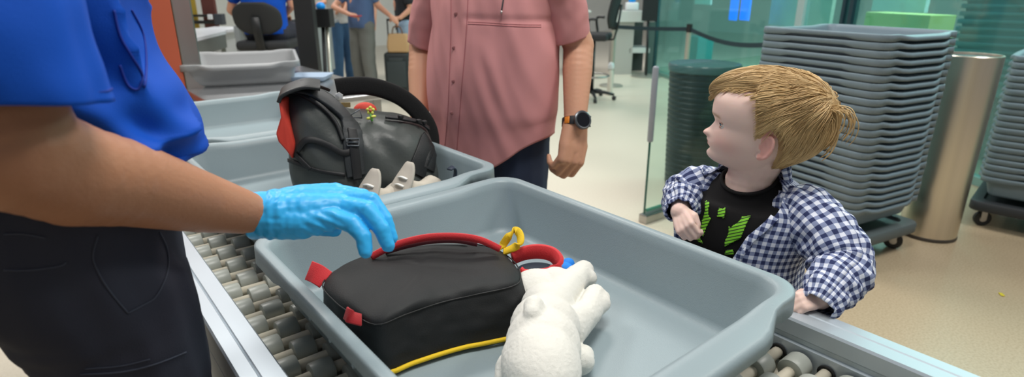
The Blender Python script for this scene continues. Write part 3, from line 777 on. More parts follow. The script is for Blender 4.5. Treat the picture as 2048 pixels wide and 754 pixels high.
def eyes(fr, T, parent, iris=(104, 128, 150), pitch=0):
    for s in (-1, 1):
        fz = .462; fx = .150; r_ = .062
        if T is KID: fx = .160; r_ = .070
        c = fr(s * fx, (.250 if T is KID else sinterp(T['f'], fz) - .040 - .058), fz)
        H = fr.H; g = (fr.F + fr.U * .15 + fr.L * (.32 if T is KID else 0)).normalized()
        e = MB().ell(c, r_ * H, n=14).build('eye', mat('eye_white', (228, 226, 222), .15), parent)
        rot = Z.rotation_difference(g).to_matrix()
        def disc(r, h, nm, m):
            prof = [(.0001, 0), (r * H, -.004 * H), (r * H, .0 * H), (.0001, .006 * H)]
            MB().lathe(prof, c + g * (math.sqrt(max(0, r_ * r_ - r * r)) + h) * H, 20, g).build(nm, m, e)
        disc(.030, .0035, 'iris', mat('iris_%d' % iris[0], iris, .2)); disc(.014, .007, 'pupil', mat('pupil', (12, 12, 14), .2))
        for nm, zz, col, rr in (('eyelid', 1, None, .012), ('lower_lid', -1, None, .009)):
            pts = []
            for i in range(9):
                t = -1 + 2 * i / 8; ax = t * 1.0
                v = (fr.F * math.cos(ax) + fr.L * math.sin(ax) + fr.U * (.50 if zz > 0 else -.46) * math.cos(t * 1.4)).normalized()
                pts.append(c + v * (r_ + .004) * H)
            MB().tube(pts, [rr * H * (.35 + .65 * math.sin(math.pi * i / 8)) for i in range(9)], 8).build(nm, mat('lid_skin', (214, 168, 150), .5) if T is KID else mat('lid_skin_adult', (176, 124, 98), .5), e)
def fist(mb, wr, d, back, k=1.0, curl=1.0, thumb=1, spread=0.0, tcurl=0):
    """hand at wrist wr pointing along d, back of hand facing back; thumb=+1 when the thumb lies on d x back side"""
    d = Vector(d).normalized(); back = Vector(back); back = (back - d * back.dot(d)).normalized(); sx = d.cross(back) * thumb
    def L(x, y, z): return Vector(wr) + (sx * x + d * y + back * z) * k
    for x, y0, r in ((.026, .02, .016), (.010, .018, .018), (-.010, .018, .018), (-.024, .02, .015)):
        mb.chain([L(x * .6, -.005, 0), L(x, .05, .002), L(x * 1.12, .088, .002)], [.020 * k, .017 * k, .0125 * k], 10)
    mb.ell(L(0, .055, -.006), .024 * k, n=8)
    for i, (x, ln, r) in enumerate(((.031, .95, 1.0), (.0105, 1.08, 1.02), (-.0105, 1.0, .98), (-.030, .8, .88))):
        p = L(x * (1 + spread * .3), .088 - (.006 if i == 3 else 0) - (.003 if i == 0 else 0), .002); a = 0; pts = [p]; rr = [.0115 * r * k]
        dx = x * spread * 6
        for seg, fl, q in ((.045, .75, .0098), (.027, 1.05, .0088), (.021, .7, .0076)):
            a += fl * curl * (.9 + .07 * i); v = (d * math.cos(a) - back * math.sin(a) + sx * dx).normalized(); p = p + v * seg * ln * k; pts.append(p); rr.append(q * r * k)
        mb.chain(pts, rr, 10)
    mb.chain([L(.022, .012, -.006), L(.045, .045, -.014), L(.050 - .012 * tcurl, .076, -.022 - .01 * tcurl), L(.042 - .028 * tcurl, .100, -.030 - .012 * tcurl)], [.018 * k, .014 * k, .0118 * k, .0095 * k], 10)
def skin_tint(fr, T, base, lip, cheek, brow, ears=None, amt=1.0):
    def fn(co, n):
        c = base
        x, y, z = fr.inv(co)
        if -.1 < z < 1.05 and abs(x) < .6 and abs(y) < .7:
            if y > .04:
                c = mixc(c, cheek, .38 * gauss(abs(x) - .24, .07) * gauss(z - .28, .07) * smooth01((y - .05) / .15))
                c = mixc(c, cheek, .5 * gauss(x, .04) * gauss(z - .33, .03))
                lz = .232 - .012 * gauss(x, .03)
                c = mixc(c, lip, .9 * smooth01((.075 - abs(x)) / .02) * smooth01((.032 - abs(z - .222)) / .012))
                c = mixc(c, mixc(lip, (.02, .01, .01, 1), .5), .8 * smooth01((.085 - abs(x)) / .02) * gauss(z - .224 + .1 * max(0, abs(x) - .05), .005))
                bz = .548 - .5 * (abs(x) - .15) ** 2 * 2
                c = mixc(c, brow, .75 * smooth01((.10 - abs(abs(x) - .155)) / .03) * gauss(z - bz, .013))
            if y < -.01 and abs(x) > .345 and .18 < z < .54: c = mixc(c, cheek, .8)
        return c
    return fn
def hair_shell(fr, T, line, off, m, parent, name='hair', nz_=40, na=72, strands=0, root=None, seed=1, tint_m=None):
    """hair volume following the skull down to the hairline, built with clumped locks"""
    pass
def torso_rings(fr0, F, L, rows, n=56, a0=None, a1=None):
    """rows: (z, cF, cL, halfL, halfF[, exponent]) in metres from fr0; angle 0 = front"""
    rings = []
    for row in rows:
        z, cf_, cl_, hl, hf = row[:5]; ex = row[5] if len(row) > 5 else .85; ring = []
        for k in range(n + (0 if a0 is None else 1)):
            a = 2 * math.pi * k / n if a0 is None else (a0(z) + (a1(z) - a0(z)) * k / n)
            s_, c_ = math.sin(a), math.cos(a)
            ring.append(fr0 + Z * z + F * (cf_ + hf * math.copysign(abs(c_) ** ex, c_)) + L * (cl_ + hl * math.copysign(abs(s_) ** ex, s_)))
        rings.append(ring)
    return rings
def resample(rows, n):
    out = []
    rows = [tuple(r) + (.85,) * (6 - len(r)) for r in rows]
    m = 6
    for i in range(n + 1):
        z = rows[0][0] + (rows[-1][0] - rows[0][0]) * i / n
        sg = 1 if rows[-1][0] > rows[0][0] else -1
        tabs = [[(sg * r[0], r[q]) for r in rows] for q in range(1, m)]
        out.append((z,) + tuple(sinterp(t, sg * z) for t in tabs))
    return out
def decal(name, poly, target, m, parent, off=.0012, step=2.2, px2=None):
    """a printed patch lying on a garment; poly outlines it, and it is laid onto the cloth itself"""
    dg = bpy.context.evaluated_depsgraph_get(); bvh = BVHTree.FromObject(target, dg); Mi = target.matrix_world.inverted()
    xs = [p[0] for p in poly]; ys = [p[1] for p in poly]
    def inside(x, y):
        c = False; j = len(poly) - 1
        for i in range(len(poly)):
            if (poly[i][1] > y) != (poly[j][1] > y) and x < (poly[j][0] - poly[i][0]) * (y - poly[i][1]) / (poly[j][1] - poly[i][1]) + poly[i][0]: c = not c
            j = i
        return c
    verts = {}; vs = []; fs = []
    def V(i, j):
        if (i, j) in verts: return verts[(i, j)]
        d = W(min(xs) + i * step, min(ys) + j * step).normalized(); h = bvh.ray_cast(Mi @ CAM, d)
        if h[0] is None: verts[(i, j)] = None; return None
        nrm = h[1] if h[1].dot(d) < 0 else -h[1]
        vs.append(h[0] + nrm * off); verts[(i, j)] = len(vs) - 1; return len(vs) - 1
    for i in range(int((max(xs) - min(xs)) / step) + 1):
        for j in range(int((max(ys) - min(ys)) / step) + 1):
            if inside(min(xs) + (i + .5) * step, min(ys) + (j + .5) * step):
                q = [V(i, j), V(i, j + 1), V(i + 1, j + 1), V(i + 1, j)]
                if None not in q: fs.append(q)
    mb = MB(); mb.add(vs, fs); me = mb.mesh(name); o = link(name, me, m, parent)
    if len(fs) == 0: print('EMPTY decal', name)
    md = o.modifiers.new('t', 'SOLIDIFY'); md.thickness = .0008; md.offset = 0
    return o
def on_surface(target, pts, off=.0008, sub=6):
    dg = bpy.context.evaluated_depsgraph_get(); bvh = BVHTree.FromObject(target, dg); out = []
    pp = spline([Vector((p[0], p[1], 0)) for p in pts], sub)
    for p in pp:
        d = W(p.x, p.y).normalized(); h = bvh.ray_cast(CAM, d)
        if h[0] is not None:
            nrm = h[1] if h[1].dot(d) < 0 else -h[1]; q = h[0] + nrm * off
            if not out or (q - out[-1]).length < .08: out.append(q)
    return out
def seam(name, pts, target, m, parent, r=.0013, off=.0006):
    q = on_surface(target, pts, off)
    if len(q) < 3: print('EMPTY seam', name); return None
    return MB().tube(q, r, 6).build(name, m, parent)
def locks(fr, roots, m, name, parent, nseg=7, rad=.0022, seed=3, shell=None):
    """hair: many tapered locks; roots: (start, [points]) already in world space"""
    mb = MB()
    if shell is not None: mb.add(shell.v, shell.f)
    for pts, r in roots:
        n = len(pts); mb.tube(pts, [r * (.55 + .45 * math.sin(math.pi * min(1, (i + .6) / n * .8))) * (1 if i < n - 1 else .25) for i in range(n)], 5)
    return mb.build(name, m, parent)

# ---- generic standing adult, used for the people in the queue
def adult(name, label, foot, F, skin, shirt, pants, k=1.0, arms=None, shoe=(40, 40, 42), stance=.0, tee_z=(.93, 1.44), sitting=False, seat_z=.8, hair=(60, 44, 34), vox=.011, group=None, fat=1.0):
    F = Vector(F).normalized(); L = Z.cross(F); foot = Vector(foot)
    r = empty(name, foot, label, 'person', group)
    def G(x, y, z): return foot + (L * x + F * y + Z * z) * k
    dz = (seat_z / k + .08 - .92) if sitting else 0
    body = MB()
    sk = G
    def S(x, y, z): return G(x, y, z + dz)
    shl = {1: S(.185, 0, 1.40), -1: S(-.185, 0, 1.40)}
    body.chain([S(0, 0, 1.0), S(0, .01, 1.2), S(0, 0, 1.36)], [.12 * k, .13 * k, .10 * k]); body.chain([S(-.13, 0, 1.34), S(.13, 0, 1.34)], [.06 * k, .06 * k])
    body.chain([S(0, -.01, 1.4), S(0, .015, 1.53)], [.058 * k, .055 * k])
    hips = {}; knees = {}; ank = {}
    for s in (-1, 1):
        hips[s] = S(s * .09, 0, .92)
        if sitting: knees[s] = S(s * .13, .42, .90); ank[s] = G(s * .13, .40, max(.28, seat_z / k - .42))
        else: knees[s] = G(s * (.105 + stance * .5), .02, .50); ank[s] = G(s * (.11 + stance), -.01, .09)
        body.chain([hips[s], knees[s], ank[s]], [.085 * k, .055 * k, .038 * k])
        body.chain([ank[s], ank[s] + (F * .13 - Z * .035) * k], [.04 * k, .03 * k])
    A = arms or {}
    slv = MB()
    for s in (-1, 1):
        el, wr, hd, bk = A.get(s, (None, None, None, None))
        if el is None: el = S(s * .25, -.03, 1.12); wr = S(s * .25, .06, .88); hd = -Z + F * .2; bk = L * s
        body.chain([shl[s] - Z * .02, el, wr], [.044 * k, .040 * k, .027 * k])
        fist(body, wr, hd, bk, .95 * k, .8, thumb=(1 if (Vector(hd).cross(Vector(bk))).dot(F) > 0 else -1))
        mid = shl[s].lerp(el, .62)
        slv.chain([shl[s] - Z * .005, mid], [.068 * k, .063 * k])
    hf = Frame(S(0, .03, 1.505), F, Z, .23 * k)
    head_shape(body, hf, ADULT, 44, 64)
    fuse(body, 'body', skin, r, vox, 3)
    eyes(hf, ADULT, r)
    cap = MB(); cap.ell(hf(0, -.06, .66), (.40 * hf.H, .40 * hf.H, .38 * hf.H)); fuse(cap, 'hair', mat('hair_%d' % hair[0], hair, .6), r, .012, 2)
    tee = MB()
    z0, z1 = tee_z
    for t in range(9):
        z = z0 + (z1 - .1 - z0) * t / 8; wv = .150 + .02 * math.sin(t / 8 * 3.1) + (.025 * t / 8)
        tee.ell(S(0, 0, z), (1, 1, 1), n=2) if False else None
    rows = [(z0, 0, 0, .165 * fat, .125 * fat), (z0 + .1, 0, 0, .160 * fat, .125 * fat), (1.15, 0, 0, .165 * fat, .125 * fat), (1.30, 0, 0, .19, .125), (1.38, 0, 0, .185, .105), (1.425, 0, 0, .14, .08), (1.455, 0, 0, .075, .065)]
    rg_ = torso_rings(foot, F, L, [(q[0] * k + dz * k,) + tuple(v * k for v in q[1:]) for q in rows], 40)
    tee.loft(rg_); tee.add(slv.v, slv.f)
    o = fuse(tee, 'shirt', shirt, r, vox, 3); warp(o.data, lambda c, n: .006 * nz(c, 9, 2) + .004 * nz((c.x, c.y, c.z * .4), 22, 5))
    pa = MB(); pa.chain([S(-.06, 0, .95), S(.06, 0, .95)], [.115 * k, .115 * k])
    for s in (-1, 1): pa.chain([hips[s], knees[s], ank[s]], [.112 * k, .088 * k, .072 * k])
    o = fuse(pa, 'trousers', pants, r, vox, 3); warp(o.data, lambda c, n: .006 * nz((c.x, c.y, c.z), 12, 4))
    for s in (-1, 1):
        sh = MB(); sh.chain([ank[s] + (-F * .04 - Z * .04) * k, ank[s] + (F * .14 - Z * .05) * k], [.045 * k, .038 * k]); fuse(sh, 'shoe', mat('shoe_%d' % shoe[0], shoe, .5), r, .01, 2)
    return r
skin_bg = mat('skin_background', (206, 150, 122), .55, sss=.05)
fg = P(745, 196, 0)
fg = fg + fw * -.05 + rt * -.05
Fq = (-fw * .75 - rt * .66)
def Gp(foot, x, y, dd=0): return PV(x, y, foot + fw * dd, fw)
def arm(foot, el, wr, hd, bk): return (Gp(foot, *el), Gp(foot, *wr), hd, bk)
adult('person', 'person in a blue tee and grey trousers in the queue, looking at a red phone', fg, Fq, skin_bg,
      mat('tee_blue', (74, 98, 138), .8), mat('trouser_grey', (108, 110, 106), .85), k=.98,
      arms={1: arm(fg, (757, 12, -.02), (781, 32, -.15), rt * .8 - Z * .5, Z + fw * -.3), -1: arm(fg, (668, 14, -.1), (697, 28, -.42), rt * .9 - Z * .1, Z)}, stance=.03, tee_z=(.90, 1.44), fat=1.12)
ph = Gp(fg, 712, 32, -.45)
o = MB().box(ph + Z * .0, (.13, .07, .012), Matrix.Rotation(R(-25), 3, 'Z'), .004).build('phone', mat('phone_red', (170, 50, 56), .4)); tag(o, 'red phone held in the hand of the person in the blue tee', 'phone')
fj = fg + fw * .75 - rt * .48
adult('person', 'person in a pale patterned shirt and blue jeans standing in the queue', fj, (-fw * .6 + rt * .8), skin_bg,
      mat('shirt_pale', (206, 206, 204), .8, noise_amt=.12, noise_scale=14), mat('jeans_blue', (58, 94, 130), .85, noise_amt=.15, noise_scale=6), k=.97,
      arms={-1: arm(fj, (640, -20, -.1), (650, 5, -.35), -rt * .8, Z), 1: arm(fj, (700, -10, 0), (690, 20, -.2), -rt, Z)}, tee_z=(.92, 1.44))
fj2 = fj + fw * .8 + rt * .06
adult('person', 'person in light washed jeans standing farther back in the queue', fj2, (-fw), skin_bg, mat('shirt_offwhite', (214, 212, 206), .8), mat('jeans_light', (150, 176, 200), .85), k=.95)
fwm = fg + fw * .35 + rt * .47
adult('person', 'person in a black top and light jeans holding the suitcase handle', fwm, (-fw * .3 - rt * .95), skin_bg,
      mat('top_black', (30, 34, 40), .8), mat('jeans_light', (150, 176, 200), .85), k=.96,
      arms={1: arm(fwm, (822, 18, -.2), (800, 36, -.32), -rt * .9 + Z * .1, Z), -1: arm(fwm, (828, 20, .2), (822, 40, .2), -rt, Z)}, tee_z=(.86, 1.44), hair=(70, 50, 34))
# suitcase and bag
fsu = fg + rt * .46 + fw * .10
fsu = Vector((PV(797, 150, fg + fw * .0, fw).x, PV(797, 150, fg, fw).y, 0))
su = empty('suitcase', fsu, 'black upright wheeled suitcase in the queue', 'suitcase')
zt = at(797, 104, fsu).z; wsu = .30
bkc = mat('case_black', (34, 42, 44), .5, bump=.2)
MB().box(fsu + Z * (zt / 2 + .03), (wsu, .22, zt - .06), rc, .03, 4).build('shell', bkc, su)
MB().box(fsu + Z * (zt * .55) - fw * .12, (wsu * .8, .03, zt * .55), rc, .012, 3).build('front_pocket', mat('case_pocket', (48, 58, 60), .55), su)
MB().box(fsu + Z * (zt * .86) - fw * .12, (wsu * .6, .02, .05), rc, .008, 3).build('front_pocket', mat('case_pocket', (48, 58, 60), .55), su)
hh = at(773, 40, fsu)
for q in (-.07, .05): MB().tube([fsu + rt * (q - .04) + Z * (zt - .02) + fw * .06, fsu + rt * (q - .04) + Z * hh.z + fw * .06], .009, 8).build('handle_tube', black_m, su)
MB().tube([fsu + rt * -.115 + Z * hh.z + fw * .06, fsu + rt * .015 + Z * hh.z + fw * .06], .014, 8).build('grip', black_m, su)
for q in (-.11, .11): MB().lathe([(.004, -.012), (.03, -.012), (.03, .012), (.004, .012)], fsu + rt * q + Z * .031, 16, rt).build('wheel', rub, su)
tb_ = empty('tan_bag', fsu + Z * zt, 'tan cloth bag resting on top of the black suitcase', 'bag')
mb = MB(); rows = []
for i in range(9):
    t = i / 8; s_ = .95 - .12 * t + .1 * math.sin(t * 3.14)
    rows.append([fsu + fw * -.03 + rt * (.03 + p[0] * s_) + fw * p[1] * s_ + Z * (zt + .005 + .22 * t) for p in rrect(.135, .07, .03, 5, 4)])
mb.loft(rows); o = mb.build('body', mat('tan_cloth', (190, 156, 112), .8), tb_); warp(o.data, lambda c, n: .006 * nz(c, 14, 6))
MB().tube(spline([fsu + rt * -.04 + Z * (zt + .21) - fw * .03, fsu + rt * -.02 + Z * (zt + .30) - fw * .03, fsu + rt * .06 + Z * (zt + .30) - fw * .03, fsu + rt * .09 + Z * (zt + .21) - fw * .03], 6), .008, 8).build('strap', mat('tan_strap', (120, 84, 54), .7), tb_)
# seated officer
fso = fl2(-2.22, 5.45)
blue_shirt = mat('uniform_blue', (0, 74, 180), .75, noise_amt=.10, noise_scale=3, bump=.2, bump_scale=700, spec=.25)
trouser = mat('uniform_trouser', (54, 55, 66), .85, noise_amt=.08, noise_scale=4, bump=.25, bump_scale=600, spec=.2)
sz = at(530, 88, fso).z
office_chair(fso, (fw * .97 - rt * .1), 'dark office chair holding the seated person in blue', sz, .27, .41, .20, arms=False)
adult('person', 'person in a blue uniform shirt sitting at the desk, seen from behind', fso, (fw * .97 - rt * .1), skin_bg, blue_shirt, trouser, k=1.0,
      arms={1: arm(fso, (462, 20, .1), (478, 36, .3), fw, Z), -1: arm(fso, (584, 10, .1), (568, 32, .32), fw, Z)}, sitting=True, seat_z=sz + .03, tee_z=(.9, 1.44), hair=(40, 32, 28), fat=1.15)
# ================================================================== near people
def gingham():
    m = bpy.data.materials.new('gingham'); m.use_nodes = True; nt = m.node_tree; L = nt.links; b = nt.nodes['Principled BSDF']
    b.inputs['Roughness'].default_value = .85; b.inputs['Specular IOR Level'].default_value = .2
    uv = nt.nodes.new('ShaderNodeUVMap'); uv.uv_map = 'weave'; sp = nt.nodes.new('ShaderNodeSeparateXYZ'); L.new(uv.outputs[0], sp.inputs[0])
    outs = []
    for ax in 'XY':
        d = nt.nodes.new('ShaderNodeMath'); d.operation = 'MULTIPLY'; d.inputs[1].default_value = 1 / .0155; L.new(sp.outputs[ax], d.inputs[0])
        f = nt.nodes.new('ShaderNodeMath'); f.operation = 'FRACT'; L.new(d.outputs[0], f.inputs[0])
        g = nt.nodes.new('ShaderNodeMath'); g.operation = 'GREATER_THAN'; g.inputs[1].default_value = .5; L.new(f.outputs[0], g.inputs[0]); outs.append(g)
    a = nt.nodes.new('ShaderNodeMath'); a.operation = 'ADD'; L.new(outs[0].outputs[0], a.inputs[0]); L.new(outs[1].outputs[0], a.inputs[1])
    h = nt.nodes.new('ShaderNodeMath'); h.operation = 'MULTIPLY'; h.inputs[1].default_value = .5; L.new(a.outputs[0], h.inputs[0])
    r = nt.nodes.new('ShaderNodeValToRGB'); r.color_ramp.interpolation = 'CONSTANT'; L.new(h.outputs[0], r.inputs[0])
    r.color_ramp.elements[0].color = lin((222, 226, 238)); r.color_ramp.elements[0].position = 0
    r.color_ramp.elements[1].color = lin((48, 56, 94)); r.color_ramp.elements[1].position = .75
    e = r.color_ramp.elements.new(.25); e.color = lin((132, 142, 174))
    L.new(r.outputs[0], b.inputs['Base Color']); return m
def sleeve(ctrl, rad, n=40, m=40, wr=.004, seed=1, folds=7, up=None):
    """cloth tube with gathered folds; returns rings and lengths"""
    pts = spline(ctrl, m // (len(ctrl) - 1)); k = len(pts); rr = [sinterp([(i / (len(rad) - 1), r) for i, r in enumerate(rad)], t / (k - 1)) for t in range(k)]
    mb = MB(); rings = []; prev = None; ln = 0; lens = []
    for i, p in enumerate(pts):
        t = (pts[min(i + 1, k - 1)] - pts[max(0, i - 1)]).normalized(); u = prev if prev is not None else (Vector(up) if up is not None else Z)
        u = (u - t * u.dot(t)).normalized(); prev = u; w = t.cross(u)
        if i: ln += (p - pts[i - 1]).length
        lens.append(ln); ring = []
        for q in range(n):
            a = 2 * math.pi * q / n; d = u * math.cos(a) + w * math.sin(a)
            g = wr * (math.sin(i / k * folds * 6.28 + 2.2 * nz(d * 1.5, 1, seed) * 3) * .6 + nz(p + d * rr[i], 28, seed) * 1.2)
            ring.append(p + d * (rr[i] + g))
        rings.append(ring)
    return rings, lens
def add_uv_grid(me, counts):
    pass
# ------------------------------------------------------------------ the boy
kd = empty('person', Q(1500, 372, 1.2) * 1, 'young child with blond hair in a navy gingham shirt over a black tee, looking up', 'person')
C0 = Q(1501, 347, 1.2)
kd.location = (C0.x, C0.y, 0)
KF = (-rt * .72 - fw * .69).normalized(); KL = Z.cross(KF)
hF = (-rt * .89 + fw * .46).normalized()
hU = (Z - hF * .10).normalized()
hO = Q(1507, 341, 1.19)
kfr = Frame(hO, hF, hU, .192, 1.40, 1.02)
kskin = vcol_mat('child_skin', .5, sss=.25, spec=.35)
kb_ = MB()
head_shape(kb_, kfr, KID, 120, 168)
def K(l, f, z): return C0 + KL * l + KF * f + Z * z
kb_.chain([kfr(0, -.06, .30), K(0, -.005, .0), K(0, -.005, -.04)], [.052, .047, .055], 14)
kb_.chain([K(-.085, -.01, -.058), K(.085, -.01, -.058)], [.030, .030]); kb_.chain([K(0, 0, -.10), K(0, 0, -.30), K(0, 0, -.42)], [.066, .066, .07])
kb_.chain([K(-.04, 0, -.10), K(-.04, 0, -.40)], [.06, .06]); kb_.chain([K(.04, 0, -.10), K(.04, 0, -.40)], [.06, .06])
Lsh = K(.122, -.005, -.05); Rsh = K(-.116, -.005, -.05)
Lel = Q(1676, 536, 1.06); Lwr = Q(1640, 596, 1.0); Lhd = Q(1596, 606, .985)
Rel = Q(1366, 392, 1.29); Rwr = Q(1360, 424, 1.215)
Rhd = Q(1374, 466, 1.17)
kb_.chain([Lsh - Z * .008, Lel, Lwr], [.026, .025, .020], 12); kb_.chain([Rsh - Z * .01, Rel, Rwr], [.024, .025, .020], 12)
fist(kb_, Lwr, (Lhd - Lwr), (Z * .7 + rt * .4 - fw * .3), .46, 1.0, thumb=1, tcurl=1)
fist(kb_, Rwr, (Rhd - Rwr).normalized(), (-rt * .55 - fw * .5 + Z * .35), .54, 1.25, thumb=-1, tcurl=1)
for s in (-1, 1): kb_.chain([K(s * .055, 0, -.42), K(s * .06, .01, -.66), Vector((K(s * .06, 0, 0).x, K(s * .06, 0, 0).y, .06))], [.06, .043, .03]); kb_.chain([Vector((K(s * .06, 0, 0).x, K(s * .06, 0, 0).y, .05)), Vector((K(s * .06, .09, 0).x, K(s * .06, .09, 0).y, .03))], [.03, .022])
kbody = fuse(kb_, 'body', kskin, kd, .0024, 3, .5)
tint(kbody.data, skin_tint(kfr, KID, lin((236, 204, 192)), lin((200, 120, 114)), lin((232, 164, 154)), lin((176, 140, 108))))
eyes(kfr, KID, kd, (110, 134, 152))
# hair
HL = [(0, .66), (9, .70), (20, .79), (38, .84), (62, .855), (74, .82), (80, .64), (85, .44), (91, .42), (98, .51), (104, .53), (116, .44), (127, .18), (150, .06), (180, .04)]
def hair_line(x, y): return sinterp(HL, abs(math.degrees(math.atan2(x, y))))
def hair_off(x, y, z):
    m_ = smooth01((z - hair_line(x, y)) / .13 + .42)
    th = .046 + .035 * smooth01((z - .6) / .3) + .07 * smooth01(-y / .4) * smooth01((z - .2) / .3) + .012 * math.sin(math.atan2(x, y) * 9 + z * 7)
    return -.04 + (th + .04) * m_
def hair_volume(fr, T, na=140, nr=90):
    mb = MB(); rings = []
    for i in range(nr + 1):
        z = -.04 + 1.04 * (1 - (1 - i / nr) ** 1.5); f = sinterp(T['f'], z); b = sinterp(T['b'], z); w = sinterp(T['w'], z); ring = []
        for k in range(na):
            a = 2 * math.pi * k / na; s_, c_ = math.sin(a), math.cos(a)
            x = w * math.copysign(abs(s_) ** .92, s_); y = (f if c_ > 0 else b) * math.copysign(abs(c_) ** .95, c_)
            c = Vector((0, -.05, .5)); v = Vector((x, y, z)) - c; d = v.normalized()
            ring.append(fr(*(c + d * (v.length + hair_off(x, y, z)))))
        rings.append(ring)
    mb.loft(rings); return mb
hm = vcol_mat('blond_hair', .5, spec=.35)
shell = hair_volume(kfr, KID)
sm = bpy.data.meshes.new('t'); sm.from_pydata([tuple(v) for v in shell.v], [], shell.f)
bm = bmesh.new(); bm.from_mesh(sm); bmesh.ops.recalc_face_normals(bm, faces=bm.faces); hb = BVHTree.FromBMesh(bm); bm.free()
rnd = random.Random(11)
whorl = Vector((.10, -.47, .80)); cen = Vector((0, -.05, .5))
lk = MB(); lk.add(shell.v, shell.f); shade = [rnd.uniform(.2, .45)] * len(shell.v)
shade = [.42 + .3 * nz(Vector(kfr.inv(v)) * 1, 5, 9) for v in shell.v]
def add_lock(pts, r, sh):
    n = len(pts); k0 = len(lk.v)
    lk.tube(pts, [r * (.5 + .5 * math.sin(math.pi * min(1, (i + .8) / n))) * (1 if i < n - 1 else .3) for i in range(n)], 5)
    lk_n = len(lk.v) - k0; shade.extend([sh + rnd.uniform(-.05, .05)] * lk_n)
cnt = 0
while cnt < 5600:
    v = Vector((rnd.gauss(0, 1), rnd.gauss(0, 1), rnd.gauss(0, 1))).normalized()
    if v.z < -.75: continue
    q = cen + v * .5; h = hb.find_nearest(kfr(*q)); loc = Vector(kfr.inv(h[0]))
    if loc.z < hair_line(loc.x, loc.y) + .02: continue
    cnt += 1
    p = loc.copy(); pts = []; nseg = 9; step = rnd.uniform(.035, .058); lift = rnd.uniform(-.006, .014); jit = Vector((rnd.gauss(0, .12), rnd.gauss(0, .12), rnd.gauss(0, .12)))
    for i in range(nseg):
        away = (p - whorl); az = abs(math.degrees(math.atan2(p.x, p.y)))
        d = away.normalized() + Vector((0, 0, -.35 - .9 * smooth01((az - 60) / 60) * smooth01((.75 - p.z) / .3))) + jit
        if p.z > .72 and p.y > .0: d += Vector((.35, .55, 0))
        nrm = (p - cen).normalized(); d = (d - nrm * d.dot(nrm)).normalized()
        pts.append(p.copy()); p = p + d * step
        h = hb.find_nearest(kfr(*p)); 
        if h[0] is None: break
        s_ = Vector(kfr.inv(h[0])); out = (s_ - cen).normalized()
        if p.z > hair_line(p.x, p.y) - .01: p = s_ + out * (lift * (1 + .3 * i / nseg) + .004)
        if p.z < hair_line(p.x, p.y) - (.045 if az < 70 else .05): break
    if len(pts) > 3:
        fr_ = max(0, min(1, .5 + .5 * nz(loc, 7, 4) + rnd.uniform(-.22, .22)))
        add_lock([kfr(*a) for a in pts], rnd.uniform(.0005, .0011), fr_)
# cowlick tuft standing off the crown
for i in range(40):
    o_ = Vector((rnd.uniform(-.02, .1), rnd.uniform(-.03, .03), rnd.uniform(-.06, .03)))
    a = Vector((.12, -.50, .80)) + o_; ext = rnd.uniform(.6, 1.0)
    pts = [a, a + Vector((.04, -.10, .05)) * ext, a + Vector((.06, -.20, .035)) * ext, a + Vector((.07, -.265, -.06)) * ext, a + Vector((.07, -.27, -.18)) * ext, a + Vector((.06, -.235, -.28)) * ext]
    if i % 3: pts = [a, a + Vector((.02, -.06, -.03)), a + Vector((.03, -.11, -.12)) * ext, a + Vector((.04, -.13, -.24)) * ext, a + Vector((.05, -.11, -.38)) * ext, a + Vector((.05, -.05, -.48)) * ext]
    add_lock([kfr(*b) for b in spline(pts, 3)], .0011, rnd.uniform(.4, .9))
me = bpy.data.meshes.new('hair'); me.from_pydata([tuple(v) for v in lk.v], [], lk.f)
at_ = me.color_attributes.new('tint', 'FLOAT_COLOR', 'POINT'); cA, cB = lin((156, 124, 80)), lin((222, 190, 138))
for i, s_ in enumerate(shade): at_.data[i].color = mixc(cA, cB, s_)
link('hair', me, hm, kd)
bpy.data.meshes.remove(sm)
# tee
tee_m = mat('tee_black', (24, 23, 24), .85, spec=.2, noise_amt=.05)
trows = [(-.006, .004, 0, .054, .050, 1), (-.018, .003, 0, .070, .056, 1), (-.032, .002, 0, .098, .062, .95), (-.055, .004, 0, .122, .070), (-.10, .006, 0, .122, .082), (-.18, .008, 0, .114, .086), (-.30, .008, 0, .114, .088), (-.42, .006, 0, .120, .088)]
mb = MB(); mb.loft(torso_rings(C0, KF, KL, resample(trows, 60), 96), cap0=False, cap1=False)
# collar dips at the front
mb.v = [v - Z * (.026 * gauss((v - C0).z + .018, .02) * max(0, ((v - C0).dot(KF)) / .05)) for v in mb.v]
tee = mb.build('tee', tee_m, kd)
warp(tee.data, lambda c, n: .0030 * nz(c, 16, 3) + .0022 * math.sin(70 * ((c - C0).z + .5 * (c - C0).dot(KL))) * gauss((c - C0).z + .08, .05))
cr_ = [v for v in torso_rings(C0, KF, KL, [(-.006, .004, 0, .054, .050, 1)], 48)[0]]
cr_ = [v - Z * (.026 * gauss((v - C0).z + .018, .02) * max(0, ((v - C0).dot(KF)) / .05)) for v in cr_]
MB().tube(cr_, .0042, 8, closed=True).build('neckband', tee_m, tee)
